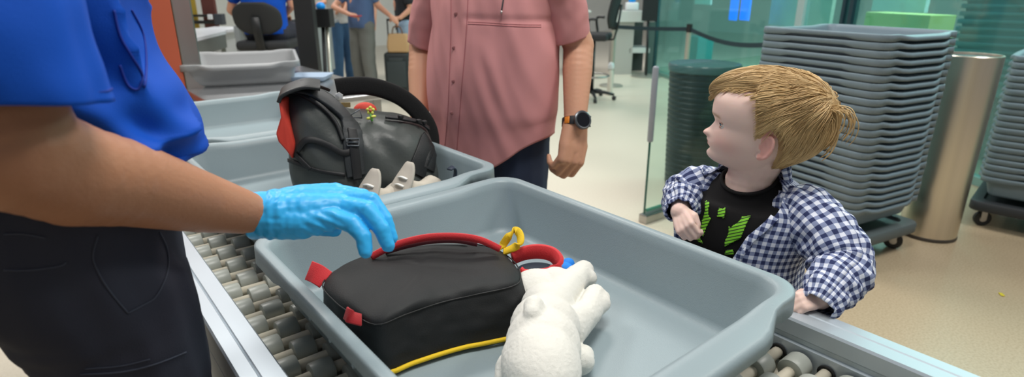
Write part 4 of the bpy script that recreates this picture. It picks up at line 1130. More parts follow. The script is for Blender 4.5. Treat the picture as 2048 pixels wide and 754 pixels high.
# gingham overshirt: open torso + two sleeves
gm = gingham()
jrows = [(-.000, -.012, 0, .066, .052, 1), (-.014, -.010, 0, .088, .064, 1), (-.028, -.006, 0, .114, .070, .95), (-.052, -.002, 0, .142, .080), (-.10, .002, 0, .142, .096), (-.18, .004, 0, .130, .102), (-.30, .006, 0, .134, .106), (-.46, .004, 0, .144, .112)]
rr_ = resample(jrows, 70)
def oL(z): return R(interp([(-.46, -4), (-.30, 4), (-.18, 10), (-.10, 20), (-.05, 34), (-.025, 50), (0, 74)], z))
def oR(z): return 2 * math.pi - R(interp([(-.46, 46), (-.30, 50), (-.18, 54), (-.10, 54), (-.05, 56), (0, 72)], z))
mb = MB(); rings = torso_rings(C0, KF, KL, rr_, 110, oL, oR); mb.loft(rings, closed=False)
jt = MB(); jt.add(mb.v, mb.f); uvs = []
for i, ring in enumerate(rings):
    z = rr_[i][0]; a0, a1 = oL(z), oR(z)
    for k in range(len(ring)): uvs.append(((a0 + (a1 - a0) * k / 110) * .118, z))
def sl(ctrl, rad, seed, folds, up=None):
    rings, lens = sleeve(ctrl, rad, 48, 48, .0042, seed, folds, up)
    n = 48; rings = [r + [r[0]] for r in rings]
    jt.loft(rings, closed=False)
    for r, l in zip(rings, lens):
        for q in range(n + 1): uvs.append((q / n * 2 * math.pi * .046, l))
sl([K(.060, -.004, -.060), K(.105, -.006, -.060), Lsh.lerp(Lel, .45) + rt * .006, Lel + rt * .008, Lel.lerp(Lwr, .55) + rt * .004, Lwr + (Lwr - Lel).normalized() * .028], [.042, .058, .057, .052, .044, .028], 3, 9)
sl([K(-.060, -.004, -.060), K(-.105, -.006, -.060), Rsh.lerp(Rel, .5), Rel, Rel.lerp(Rwr, .6), Rwr], [.038, .050, .048, .046, .040, .030], 6, 7)
me = bpy.data.meshes.new('overshirt'); me.from_pydata([tuple(v) for v in jt.v], [], jt.f)
uvl = me.uv_layers.new(name='weave')
for lp in me.loops: uvl.data[lp.index].uv = uvs[lp.vertex_index]
jk = link('overshirt', me, gm, kd)
warp(jk.data, lambda c, n: .0050 * nz(c, 13, 8) + .0035 * nz((c.x * 2.2, c.y * 2.2, c.z), 24, 4) + .003 * math.sin(46 * ((c - C0).z * .6 + (c - C0).dot(KL))) * gauss((c - C0).z + .2, .12))
md = jk.modifiers.new('t', 'SOLIDIFY'); md.thickness = .002; md.offset = -1
# placket edges and collar
for fn_, nm in ((oL, 'placket'), (oR, 'placket')):
    pts = [];
    for row in rr_[8:]:
        z = row[0]; a = fn_(z); s_, c_ = math.sin(a), math.cos(a)
        pts.append(C0 + Z * z + KF * (row[1] + (row[4] + .002) * math.copysign(abs(c_) ** .85, c_)) + KL * ((row[3] + .002) * math.copysign(abs(s_) ** .85, s_)))
    o = MB().strap(pts, KL if nm else KL, .016, .003).build('placket', gm, jk); uv_from(o.data, lambda c: ((c - C0).dot(KL), c.z))
pts = []
for i in range(25):
    a = R(75) + (2 * math.pi - R(150)) * i / 24; s_, c_ = math.sin(a), math.cos(a)
    pts.append(C0 + Z * (.012 - .02 * max(0, c_)) + KF * (-.014 + .058 * c_) + KL * (.070 * s_))
o = MB().strap(pts, [Z * 1.0 + (p - C0 - Z * (p - C0).z).normalized() * -.2 for p in pts], .034, .004).build('collar', gm, jk); uv_from(o.data, lambda c: ((c - C0).dot(KL) * 1.2 + (c - C0).dot(KF), c.z * 1.3))
# lime print
def stripes(name, c1, c2, sc, ang):
    m = bpy.data.materials.new(name); m.use_nodes = True; nt = m.node_tree; b = nt.nodes['Principled BSDF']; b.inputs['Roughness'].default_value = .7
    tc = nt.nodes.new('ShaderNodeTexCoord'); mp = nt.nodes.new('ShaderNodeMapping'); nt.links.new(tc.outputs['Object'], mp.inputs[0]); mp.inputs['Rotation'].default_value = ang
    w_ = nt.nodes.new('ShaderNodeTexWave'); w_.inputs['Scale'].default_value = sc; w_.bands_direction = 'Z'; nt.links.new(mp.outputs[0], w_.inputs[0])
    r = nt.nodes.new('ShaderNodeValToRGB'); r.color_ramp.interpolation = 'CONSTANT'; nt.links.new(w_.outputs['Fac'], r.inputs[0]); r.color_ramp.elements[0].color = lin(c2); r.color_ramp.elements[1].color = lin(c1); r.color_ramp.elements[1].position = .22
    nt.links.new(r.outputs[0], b.inputs['Base Color']); return m
lime = stripes('lime_print', (136, 214, 50), (34, 60, 22), 52, (R(28), R(0), R(0)))
for poly in ([(1412, 402), (1419, 405), (1417, 430), (1423, 437), (1413, 455), (1408, 472), (1403, 470), (1404, 445), (1410, 425)],
             [(1438, 416), (1446, 419), (1451, 416), (1451, 425), (1448, 437), (1444, 434), (1435, 434), (1437, 425)],
             [(1458, 453), (1462, 455), (1480, 442), (1484, 434), (1502, 432), (1494, 446), (1482, 476), (1450, 493), (1451, 480), (1457, 470)],
             [(1398, 466), (1402, 478), (1408, 488), (1396, 482), (1395, 474)],
             [(1452, 500), (1466, 499), (1468, 508), (1450, 508)]):
    decal('print', poly, tee, lime, tee, .0015, 1.6)
# jeans and shoes of the boy (below the belt line)
mb = MB(); mb.chain([K(-.05, 0, -.42), K(.05, 0, -.42)], [.078, .078])
for s in (-1, 1):
    b0 = K(s * .06, 0, 0); mb.chain([K(s * .055, 0, -.44), K(s * .06, .01, -.66), Vector((b0.x, b0.y, .09))], [.07, .055, .045])
fuse(mb, 'trousers', mat('child_jeans', (52, 66, 96), .85), kd, .008, 3)
for s in (-1, 1):
    b0 = K(s * .06, -.02, 0); b1 = K(s * .062, .10, 0); mb = MB(); mb.chain([Vector((b0.x, b0.y, .036)), Vector((b1.x, b1.y, .030))], [.036, .030]); fuse(mb, 'shoe', mat('child_shoe', (60, 60, 64), .6), kd, .006, 2)

# ------------------------------------------------------------------ man in the pink shirt
mF = (-fw * .86 - rt * .51).normalized(); mL = Z.cross(mF)
mo = Q(990, 200, 1.95); mo = Vector((mo.x, mo.y, 0))
mn_ = empty('person', mo, 'person in a dusty pink button shirt with a black wristwatch, standing behind the bins', 'person')
mskin = vcol_mat('man_skin', .5, sss=.12, spec=.35, bump=.15, bump_scale=260)
def M(l, f, z): return mo + mL * l + mF * f + Z * z
mfr = Frame(M(0, .03, 1.56), mF, Z, .235)
mbd = MB(); head_shape(mbd, mfr, ADULT, 56, 84)
mbd.chain([M(0, -.01, 1.42), M(0, .01, 1.60)], [.062, .058]); mbd.chain([M(-.14, 0, 1.385), M(.14, 0, 1.385)], [.055, .055]); mbd.chain([M(0, 0, 1.0), M(0, .01, 1.2), M(0, 0, 1.36)], [.12, .125, .11])
Ls = M(.20, -.01, 1.42); Rs = M(-.20, -.01, 1.42)
Le = Q(1157, 92, 1.84); Lw = Q(1150, 252, 1.80); Re = Q(843, 96, 2.08); Rw = Q(838, 262, 2.0)
mbd.chain([Ls - Z * .03, Le], [.048, .050], 12); mbd.chain([Le, Le.lerp(Lw, .3), Le.lerp(Lw, .75), Lw], [.049, .048, .039, .034], 14)
mbd.chain([Rs - Z * .03, Re], [.047, .046], 12); mbd.chain([Re, Re.lerp(Rw, .3), Rw], [.045, .045, .030], 12)
fist(mbd, Lw, (Q(1137, 345, 1.80) - Lw), (-fw * .85 + rt * .5), 1.24, 1.0, thumb=-1)
fist(mbd, Rw, (Q(835, 330, 1.97) - Rw), (-fw * .6 - rt * .8), 1.0, 1.0, thumb=1)
for s in (-1, 1): mbd.chain([M(s * .09, 0, .93), M(s * .11, .01, .5), M(s * .12, 0, .09)], [.09, .06, .042]); mbd.chain([M(s * .12, 0, .07), M(s * .125, .13, .045)], [.045, .032])
mb_o = fuse(mbd, 'body', mskin, mn_, .0045, 3)
tint(mb_o.data, skin_tint(mfr, ADULT, lin((206, 154, 126)), lin((176, 100, 88)), lin((206, 136, 112)), lin((90, 62, 44))))
eyes(mfr, ADULT, mn_, (96, 84, 60))
mb = MB(); mb.ell(mfr(0, -.07, .66), (.42 * mfr.H, .42 * mfr.H, .39 * mfr.H)); fuse(mb, 'hair', mat('hair_brown', (74, 54, 40), .6), mn_, .008, 2)
pink = mat('pink_cloth', (204, 142, 142), .8, spec=.2, noise_amt=.03, noise_scale=6, bump=.2, bump_scale=900)
prow = [(1.475, 0, 0, .075, .07, 1), (1.45, 0, 0, .13, .085, .95), (1.41, -.002, 0, .19, .11), (1.34, 0, 0, .215, .135), (1.22, .005, 0, .220, .148), (1.10, .012, 0, .222, .160), (.98, .012, 0, .222, .160), (.90, .01, 0, .218, .152), (.80, .01, 0, .216, .148)]
pr = resample(prow, 90); rings = torso_rings(mo, mF, mL, pr, 128)
mb = MB(); mb.loft(rings, cap0=False, cap1=False)
def hem(v):
    d = v - mo; l = d.dot(mL); t = smooth01((1.0 - v.z) / .2)       # tails: low in front and behind, high at the sides
    return v + Z * (t * (.105 * smooth01((abs(l) - .05) / .19)))
mb.v = [hem(v) for v in mb.v]
sh_o = mb.build('shirt', pink, mn_)
def pinkfold(c, n):
    d = c - mo; l = d.dot(mL); z = c.z; f = d.dot(mF)
    if f < 0: return .006 * nz(c, 9, 2)
    w_ = .013 * nz((l * 11 - z * 3.2, z * 2.2, f * 3), 1.0, 12) + .010 * nz((l * 24 + z * 7, z * 4, 0), 1.0, 7)
    w_ += .006 * gauss(l - (.06 + (1.2 - z) * .38), .014) * smooth01((1.22 - z) / .1) - .006 * gauss(l - (.03 + (1.2 - z) * .42), .02) * smooth01((1.2 - z) / .1)
    w_ += .008 * gauss(l + .19 - (1.0 - z) * .1, .016) * smooth01((1.3 - z) / .3)
    w_ += .006 * gauss(l - .17 + (z - 1.1) * .25, .014) * gauss(z - 1.05, .12)
    w_ -= .005 * gauss(z - 1.262 + .02 * l, .007) * smooth01((l + .02) / .03)
    return w_
warp(sh_o.data, pinkfold)
md = sh_o.modifiers.new('t', 'SOLIDIFY'); md.thickness = .003; md.offset = -1
stitch = mat('pink_seam', (158, 92, 96), .8)
def msleeve(s, ctrl, rad, seed):
    rg2, ln_ = sleeve(ctrl, rad, 56, 40, .003, seed, 2.2); mb = MB(); mb.loft(rg2, cap0=False, cap1=False)
    o = mb.build('sleeve', pink, sh_o); md = o.modifiers.new('t', 'SOLIDIFY'); md.thickness = .003; md.offset = -1
    warp(o.data, lambda c, n: .004 * nz(c, 11, seed)); return o
lhem = Q(1138, 76, 1.83); sl_l = msleeve(1, [M(.10, -.01, 1.405), M(.18, -.01, 1.40), Ls.lerp(lhem, .5) + Z * .0, lhem], [.07, .082, .074, .066], 4)
rhem = Q(845, 88, 2.06); sl_r = msleeve(-1, [M(-.10, -.01, 1.405), M(-.18, -.01, 1.40), Rs.lerp(rhem, .5), rhem], [.07, .08, .068, .054], 5)
seam('placket_edge', [(936, -10), (934, 40), (930, 100), (925, 160), (920, 220), (914, 300)], sh_o, stitch, sh_o, .0012)
seam('placket_edge', [(902, -10), (902, 60), (900, 120), (897, 200), (893, 260), (889, 300)], sh_o, stitch, sh_o, .001)
seam('yoke_seam', [(936, 48), (980, 50), (1030, 53), (1082, 54)], sh_o, stitch, sh_o, .0010)
seam('yoke_seam', [(936, 44), (980, 46), (1030, 49), (1082, 50)], sh_o, stitch, sh_o, .0008)
for p in ((912, 28), (908, 96), (907, 163), (904, 226)):
    q = on_surface(sh_o, [p, (p[0] + 1, p[1]), (p[0] + 2, p[1])], .001)[0]
    n_ = (CAM - q); n_.z = 0
    MB().lathe([(.0001, 0), (.0056, 0), (.006, .001), (.005, .002), (.0001, .0014)], q, 16, n_).build('button', mat('pink_button', (140, 88, 88), .4), sh_o)
zt_ = on_surface(sh_o, [(1008, -8), (1006, 8), (1004, 22)], .004)
if len(zt_) > 2:
    MB().tube(zt_, .0022, 8).build('zip_cord', mat('cord_grey', (66, 62, 66), .5), sh_o)
    MB().tube([zt_[-1], zt_[-1] - Z * .008], .0032, 8).build('cord_end', mat('cord_tip', (190, 186, 184), .3, .8), sh_o)
# navy shorts/trousers
mb = MB(); mb.chain([M(-.06, 0, .93), M(.06, 0, .93)], [.135, .135]); mb.chain([M(-.06, 0, 1.0), M(.06, 0, 1.0)], [.12, .12])
for s in (-1, 1): mb.chain([M(s * .085, .01, .90), M(s * .11, .02, .50), M(s * .12, 0, .10)], [.12, .09, .07])
o = fuse(mb, 'trousers', mat('navy_cloth', (34, 46, 70), .85, noise_amt=.08), mn_, .007, 3); warp(o.data, lambda c, n: .005 * nz(c, 10, 3))
for s in (-1, 1):
    mb = MB(); mb.chain([M(s * .12, -.05, .05), M(s * .125, .15, .045)], [.048, .040]); fuse(mb, 'shoe', mat('man_shoe', (52, 48, 46), .6), mn_, .008, 2)
# watch
ax = (Lw - Le).normalized(); wc = Le.lerp(Lw, .965)
wn = (CAM - wc); wn = (wn - ax * wn.dot(ax)).normalized(); wn = (Quaternion(ax, R(-30)) @ wn); ws = ax.cross(wn)
wt = empty('wristwatch', wc, None, None); wt.parent = mn_; wt.matrix_parent_inverse = Matrix.Translation(-mn_.location); 
def wpart(mb, nm, m, par=None, **k):
    o = mb.build(nm, m, None, **k); o.parent = wt; o.matrix_parent_inverse = Matrix.Translation(-wc); return o
band = mat('band_black', (34, 36, 40), .6)
ring = [wc + (wn * math.cos(a) * .0385 + ws * math.sin(a) * .0395) for a in [2 * math.pi * k / 40 for k in range(40)]]
mb = MB(); mb.strap(ring + [ring[0]], ax, .026, .004); wpart(mb, 'strap', band)
a0 = .95; sgn = 1 if (ws.dot(rt) < 0) else -1
oring = [wc + (wn * math.cos(a) * .0415 + ws * math.sin(a) * sgn * .0425) for a in [a0 + .42 * k / 6 for k in range(7)]]
mb = MB(); mb.strap(oring, ax, .021, .003); wpart(mb, 'orange_keeper', mat('keeper_orange', (226, 132, 40), .5))
wf = wc + wn * .043
mb = MB().lathe([(.0001, -.007), (.026, -.007), (.029, -.002), (.029, .004), (.0255, .0065), (.0225, .006), (.0001, .006)], wf, 40, wn); wpart(mb, 'case', mat('case_steel', (104, 108, 112), .3, .8), auto=40)
mb = MB().lathe([(.0001, .0062), (.0223, .0062), (.0220, .0068), (.0001, .0068)], wf, 36, wn); wpart(mb, 'dial', mat('dial_black', (10, 12, 18), .12), auto=40)
for a in (-.5, .5): wpart(MB().tube([wf + (ws * math.cos(a) + ax * math.sin(a)) * -sgn * .028, wf + (ws * math.cos(a) + ax * math.sin(a)) * -sgn * .033], .0025, 8), 'push_button', mat('case_steel', (104, 108, 112), .3, .8))
rq = Q(1152, 344, 1.775)

# ------------------------------------------------------------------ the officer at the belt
oo = Vector((0, .93, 0))
of = empty('person', oo, 'person in a blue uniform shirt and black trousers, gloved hand over the nearest bin', 'person')
oF = Vector((1, 0, 0)); oL_ = Vector((0, 1, 0))
def O(f, l, z): return oo + oF * f + oL_ * l + Z * z
oskin = vcol_mat('officer_skin', .5, sss=.1, spec=.35, bump=.25, bump_scale=220)
ofr = Frame(O(.05, 0, 1.60), oF, Z, .235)
ob = MB(); head_shape(ob, ofr, ADULT, 48, 72)
ob.chain([O(.0, 0, 1.46), O(.02, 0, 1.64)], [.062, .06]); ob.chain([O(0, -.14, 1.43), O(0, .14, 1.43)], [.055, .055]); ob.chain([O(0, 0, 1.0), O(.02, 0, 1.2), O(0, 0, 1.40)], [.11, .12, .11])
Oe = Q(28, 306, .52); Ow = Q(520, 430, .80); Osh = O(-.04, -.22, 1.46)
ob.chain([Osh - Z * .03, Oe], [.046, .054], 14)
ob.chain([Oe, Q(150, 350, .575), Q(260, 368, .635), Q(400, 404, .725), Q(505, 428, .79)], [.052, .0515, .0470, .0385, .0275], 18)
OLe = O(-.03, .27, 1.20); OLw = O(.0, .28, .95); ob.chain([O(-.02, .2, 1.42), OLe, OLw], [.052, .045, .03]); fist(ob, OLw, Vector((.1, 0, -1)), Vector((0, 1, 0)), 1.0, .6, thumb=-1)
# gloved hand
def glove(mb, g):
    W0 = Q(516, 430, .80)
    def J(x, y, d): return Q(x, y, d)
    mb.chain([W0, J(560, 430, .80)], [.0285 + g, .030 + g], 16)
    kn = {'p': J(668, 436, .800), 'r': J(680, 415, .815), 'm': J(684, 398, .832), 'i': J(672, 388, .850)}
    mb.chain([J(540, 440, .795), J(600, 446, .795), kn['p']], [.026 + g, .022 + g, .0155 + g], 16)
    mb.chain([J(540, 430, .80), J(610, 424, .805), kn['r']], [.028 + g, .026 + g, .0175 + g], 16)
    mb.chain([J(545, 420, .805), J(610, 408, .82), kn['m']], [.026 + g, .0245 + g, .0165 + g], 16)
    mb.chain([J(545, 415, .815), J(610, 400, .838), kn['i']], [.024 + g, .022 + g, .0155 + g], 16)
    mb.chain([kn['p'], J(706, 448, .792), J(727, 474, .785), J(731, 503, .782)], [.0140 + g, .0118 + g, .0100 + g, .0085 + g], 16)
    mb.chain([kn['r'], J(734, 420, .800), J(762, 456, .795), J(776, 491, .795)], [.0150 + g, .0122 + g, .0104 + g, .0082 + g], 16)
    mb.chain([kn['m'], J(742, 402, .822), J(770, 440, .818), J(783, 476, .818)], [.0150 + g, .0120 + g, .0100 + g, .0080 + g], 16)
    mb.chain([kn['i'], J(725, 394, .855), J(757, 424, .860), J(769, 458, .862)], [.0140 + g, .0115 + g, .0098 + g, .0080 + g], 16)
    mb.chain([J(560, 436, .825), J(606, 446, .855), J(642, 452, .868), J(668, 458, .872)], [.020 + g, .0165 + g, .0135 + g, .0110 + g], 16)
glove(ob, -.0022)
for s in (-1, 1): ob.chain([O(.01, s * .09, 1.02), O(.03, s * .10, .86), O(.01, s * .12, .52), O(-.04, s * .13, .09)], [.08, .07, .055, .042]); ob.chain([O(-.04, s * .13, .07), O(.09, s * .135, .045)], [.045, .032])
obd = fuse(ob, 'body', oskin, of, .0042, 3)
base_t = skin_tint(ofr, ADULT, lin((172, 120, 90)), lin((150, 84, 70)), lin((186, 116, 86)), lin((30, 24, 22)))
tint(obd.data, base_t)
eyes(ofr, ADULT, of, (70, 48, 34))
mb = MB(); mb.ell(ofr(0, -.07, .66), (.42 * ofr.H, .42 * ofr.H, .39 * ofr.H)); fuse(mb, 'hair', mat('hair_black', (24, 20, 20), .6), of, .008, 2)
nitrile = mat('nitrile_blue', (52, 178, 240), .42, spec=.45, noise_amt=.05, noise_scale=25, sss=.08)
mb = MB(); glove(mb, .0012)
gl_o = fuse(mb, 'glove', nitrile, of, .0017, 4)
wA = (Q(600, 425, .81) - Q(516, 430, .8)).normalized()
def gfold(c, n):
    s_ = (c - Q(516, 430, .8)).dot(wA)
    return .0006 * nz(c, 60, 3) * smooth01((.14 - s_) / .1) + .0009 * math.sin(s_ * 420 + 3 * nz(c, 30, 1)) * gauss(s_ - .012, .018) + .0018 * math.sin((c.x * 300 + c.z * 420)) * gauss((c - Q(650, 466, .79)).length, .018) + .0006 * nz(c, 140, 5)
warp(gl_o.data, gfold)
cu = Q(516, 430, .8) - wA * .003
u_ = (Z - wA * wA.z).normalized(); v_ = wA.cross(u_)
cuff = [[cu - wA * .006 + (u_ * math.cos(a) + v_ * math.sin(a)) * (.0318 + .0012 * math.sin(5 * a)), ] for a in [2 * math.pi * k / 48 for k in range(48)]]
mb = MB(); prof = [(-.008, .0315), (-.0085, .0325), (-.006, .0332), (.0, .0325), (.010, .0318), (.020, .0312)]
mb.loft([[cu + wA * t + (u_ * math.cos(2 * math.pi * k / 56) + v_ * math.sin(2 * math.pi * k / 56)) * (r_ + .0010 * math.sin(2 * math.pi * k / 56 * 5 + t * 200)) for k in range(56)] for t, r_ in prof], cap0=False, cap1=False).build('cuff', nitrile, gl_o)
# uniform shirt
orow = [(1.525, .01, 0, .07, .07, 1), (1.50, .0, 0, .13, .09, .95), (1.46, -.02, 0, .185, .115), (1.38, -.015, 0, .20, .130), (1.32, -.012, 0, .205, .138), (1.26, -.003, 0, .206, .148), (1.21, .008, 0, .207, .155), (1.165, .010, 0, .207, .158), (1.148, .013, 0, .205, .159), (1.139, .008, 0, .200, .153), (1.131, -.008, 0, .188, .136)]
mb = MB(); mb.loft(torso_rings(oo, oF, oL_, resample(orow, 110), 150), cap0=False, cap1=False)
osh = mb.build('uniform_shirt', blue_shirt, of)
def ridge(x, k=2.0): return 1 - abs(((x * k) % 2) - 1) * 2
def ofold(c, n):
    d = c - oo; l = d.y; f = d.x; z = c.z
    wv = nz((f * 4, l * 4, z * 4), 1, 3) * .35
    low = smooth01((1.25 - z) / .07); up_ = smooth01((z - 1.22) / .06)
    w_ = .005 * nz((f * 9, l * 9, z * 3), 1, 2)
    w_ += .034 * low * (.45 - abs(math.sin((z - .55 * (f - .1)) * 44 + wv * 8)) ** .7) * max(0, .55 + .9 * nz((f * 6, l * 5, z * 4), 1, 21)) + .007 * low * math.sin((z + .9 * f) * 70 + wv * 20)
    w_ += .034 * up_ * (.45 - abs(math.sin((f * 26 + (z - 1.3) * 9) + wv * 9)) ** .7) * gauss(f - .05, .09)
    w_ += .006 * nz((f * 22 + z * 8, l * 8, z * 7), 1, 8)
    return w_ * (1 + .35 * smooth01((-.10 - l) / .06))
warp(osh.data, ofold)
md = osh.modifiers.new('t', 'SOLIDIFY'); md.thickness = .003; md.offset = -1
hemO = Osh.lerp(Oe, .66)
hemO = Q(54, 196, .495)
rg2, _ = sleeve([O(-.02, -.12, 1.45), O(-.03, -.18, 1.45), Osh.lerp(hemO, .5), hemO], [.08, .088, .080, .062], 64, 44, .0035, 9, 1.6)
for i_ in range(len(rg2)):
    wg = smooth01((i_ - len(rg2) * .55) / (len(rg2) * .45)); c_ = sum(rg2[i_], Vector()) / len(rg2[i_])
    rg2[i_] = [p - Z * (.42 * wg * (p - c_).dot(rt)) for p in rg2[i_]]
mb = MB(); mb.loft(rg2, cap0=False, cap1=False); so = mb.build('sleeve', blue_shirt, osh); warp(so.data, lambda c, n: .007 * nz((c.x * 6, c.y * 6, c.z * 3), 1.6, 4) + .006 * (.5 - abs(nz((c.x * 9, c.y * 9, c.z * 2.5), 1.3, 14)))); md = so.modifiers.new('t', 'SOLIDIFY'); md.thickness = .003; md.offset = -1
hr = rg2[-3]
MB().tube(hr, .0011, 6, closed=True).build('hem_seam', mat('uniform_seam', (4, 44, 140), .8), so)
rg3, _ = sleeve([O(-.02, .12, 1.45), O(-.02, .19, 1.44), O(.0, .24, 1.34), O(.01, .26, 1.27)], [.08, .085, .07, .065], 40, 30, .003, 5, 2)
mb = MB(); mb.loft(rg3, cap0=False, cap1=False); mb.build('sleeve', blue_shirt, osh)
sm_ = mat('uniform_seam', (4, 44, 140), .8)
seam('pocket_seam', [(228, 20), (240, 70), (262, 110), (284, 150), (276, 178), (256, 170), (240, 130)], osh, sm_, osh, .0014)
seam('placket_seam', [(262, 20), (286, 70), (292, 130), (288, 175)], osh, sm_, osh, .0014)
mb = MB()
pl = on_surface(osh, [(276, 20), (316, 110), (352, 190), (378, 260)], .001)
# trousers
mb = MB()
mb.loft(torso_rings(oo, oF, oL_, resample([(1.146, -.010, 0, .196, .140), (1.05, -.014, 0, .198, .136), (.99, -.004, 0, .200, .124), (.94, .015, 0, .19, .095), (.89, .02, 0, .16, .06)], 12), 48))
for s in (-1, 1):
    mb.chain([O(.010, s * .095, .98), O(.030, s * .10, .86), O(.01, s * .12, .52), O(-.04, s * .13, .10)], [.108, .090, .080, .07])
tr = fuse(mb, 'trousers', trouser, of, .006, 4)
warp(tr.data, lambda c, n: .006 * nz(c, 8, 3) + .004 * nz((c.x * 3, c.y, c.z), 14, 6))
sd = mat('trouser_seam', (62, 66, 80), .8)
seam('pocket_opening', [(318, 464), (334, 500), (334, 545), (312, 592), (282, 612), (256, 626)], tr, sd, tr, .0011)
seam('pocket_opening', [(256, 626), (230, 596), (205, 560), (186, 515), (196, 470)], tr, sd, tr, .0009)
seam('pocket_flap', [(8, 468), (50, 468), (92, 476)], tr, sd, tr, .0010)
seam('pocket_flap', [(8, 540), (60, 540), (118, 532), (132, 524)], tr, sd, tr, .0011)
seam('cargo_seam', [(160, 748), (240, 744), (310, 728), (372, 704)], tr, sd, tr, .0011)
seam('cargo_seam', [(170, 737), (240, 732), (300, 718)], tr, sd, tr, .0008)
for s in (-1, 1):
    mb = MB(); mb.chain([O(-.09, s * .13, .05), O(.10, s * .135, .05)], [.05, .042]); fuse(mb, 'shoe', mat('boot_black', (22, 22, 24), .4), of, .008, 2)
# ================================================================== things in the bins
def resamp(poly, n):
    """n points evenly along a closed smooth outline"""
    pts = [Vector(p) for p in poly]; m = len(pts); out = []
    for i in range(m):
        p0, p1, p2, p3 = pts[i - 1], pts[i], pts[(i + 1) % m], pts[(i + 2) % m]
        for k in range(8):
            t = k / 8; out.append(.5 * ((2 * p1) + (p2 - p0) * t + (2 * p0 - 5 * p1 + 4 * p2 - p3) * t * t + (3 * p1 - p0 - 3 * p2 + p3) * t ** 3))
    L_ = [0]
    for i in range(len(out)): L_.append(L_[-1] + (out[(i + 1) % len(out)] - out[i]).length)
    res = []; j = 0
    for k in range(n):
        s_ = L_[-1] * k / n
        while L_[j + 1] < s_: j += 1
        t = (s_ - L_[j]) / max(1e-9, L_[j + 1] - L_[j]); res.append(out[j].lerp(out[(j + 1) % len(out)], t))
    return res
# ---- child's black backpack
zt_, zb_ = .872, FL + .004
ko = P(850, 580, .85)
kb2 = empty('child_backpack', (ko.x, ko.y, FL), 'black soft child backpack with red straps and a yellow loop lying in the nearest bin', 'backpack')
bagc = mat('bag_black', (24, 26, 27), .6, spec=.35, noise_amt=.15, noise_scale=5, bump=.2, bump_scale=500)
top = [P(x, y, zt_) for x, y in ((648, 566), (700, 528), (780, 502), (860, 490), (930, 488), (985, 498), (1026, 524), (1040, 556), (1022, 574), (950, 590), (880, 606), (810, 630), (757, 650), (716, 634), (672, 604))]
T = resamp(top, 96)
for p in T: p.x = max(p.x, .304)
cT = sum(T, Vector()) / 96
front = Vector((-.0, -1, 0))
def botp(p):
    d = (p - cT); d.z = 0; out = d.normalized()
    g = max(0, -out.y) * .026 + max(0, out.x) * .022 * (1 if out.y < .3 else .4)
    q = p + out * (.002) + Vector((0, -1, 0)) * g + Vector((.012 * max(0, out.x), 0, 0)); q.z = zb_; q.x = max(q.x, .312); return q
Bt = [botp(p) for p in T]
rings = []
def scale_in(pts, k, z): return [Vector((cT.x + (p.x - cT.x) * k, cT.y + (p.y - cT.y) * k, z)) for p in pts]
rings.append(scale_in(Bt, .3, zb_)); rings.append(scale_in(Bt, .93, zb_))
for t in [i / 14 for i in range(15)]:
    bul = .006 * math.sin(math.pi * t)
    rings.append([b.lerp(a, t) + (Vector((a.x - cT.x, a.y - cT.y, 0)).normalized() * bul) for a, b in zip(T, Bt)])
for k, dz in ((.985, .0035), (.96, .0065), (.92, .010), (.82, .0145), (.68, .018), (.5, .0195), (.3, .020), (.12, .020)):
    rings.append([Vector((cT.x + (p.x - cT.x) * k, cT.y + (p.y - cT.y) * k, p.z + dz)) for p in T])
mb = MB(); mb.loft(rings); o = mb.build('body', bagc, kb2, sub=1)
warp(o.data, lambda c, n: .0045 * nz(c, 14, 3) + .0026 * nz((c.x * 2.4, c.y * .8, c.z * 3), 22, 7) + .003 * gauss((c.y - .735) - .25 * (c.x - .45), .006) * smooth01((c.z - .87) / .01) * gauss(c.x - .36, .06))
kbody_ = o
piping = mat('piping_black', (16, 17, 18), .55)
MB().tube([p + Vector((0, 0, .001)) + (p - cT).normalized() * .0015 for p in T], .0013, 8, closed=True).build('piping', piping, kb2)
yel = mat('strap_yellow', (236, 196, 30), .75, bump=.3, bump_scale=600); red = mat('strap_red', (206, 40, 46), .75, sheen=.2, bump=.3, bump_scale=500)
cream = mat('lining_cream', (226, 216, 196), .8)
seg = [p + Vector((0, -.002, .004)) for p in Bt if (p - cT).normalized().y < -.30 and p.x < .545]
seg.sort(key=lambda p: p.x)
MB().tube(seg, .0038, 8).build('yellow_piping', yel, kb2)
cseg = [P(x, y, .80) for x, y in ((962, 668), (985, 650), (1010, 628), (1032, 606), (1040, 596))]
MB().tube(spline([p + Vector((-.006, .006, .004)) for p in cseg], 5), .0125, 10).build('lining', cream, kb2)
MB().tube(spline([P(975, 656, .815), P(988, 645, .815)], 3), .004, 8).build('corner_binding', red, kb2)
def band(name, pts, wdir, w, th, m, par=kb2, n=7):
    q = spline(pts, n); return MB().strap(q, wdir, w, th).build(name, m, par)
band('red_shoulder_strap', [P(742, 514, .892), P(772, 498, .905), P(810, 484, .915), P(860, 474, .922), P(915, 473, .922), P(960, 480, .915), P(1000, 498, .895)], (0, .25, 1), .0125, .006, red)
band('shoulder_strap_lining', [P(770, 503, .895), P(815, 490, .905), P(865, 481, .91), P(915, 480, .91), P(955, 487, .903)], (0, .25, 1), .012, .004, mat('mesh_maroon', (104, 44, 52), .8))
band('back_panel', [P(820, 493, .890), P(870, 487, .892), P(935, 487, .890)], (0, .6, .8), .008, .004, mat('panel_grey', (150, 156, 156), .7))
band('red_corner_tab', [P(618, 541, .885), P(634, 548, .882), P(652, 560, .872)], (.2, .6, .75), .034, .004, red)
band('red_corner_tab', [P(692, 626, .885), P(702, 634, .884), P(722, 640, .874)], (.2, .6, .5), .020, .004, red)
yl = [P(992, 505, .875), P(1004, 492, .885), P(1018, 472, .905), P(1031, 461, .915), P(1040, 470, .91), P(1040, 486, .90), P(1026, 496, .89), P(1008, 504, .878)]
MB().strap(spline(yl, 7), (.55, -.45, .7), .015, .005).build('yellow_loop', yel, kb2)
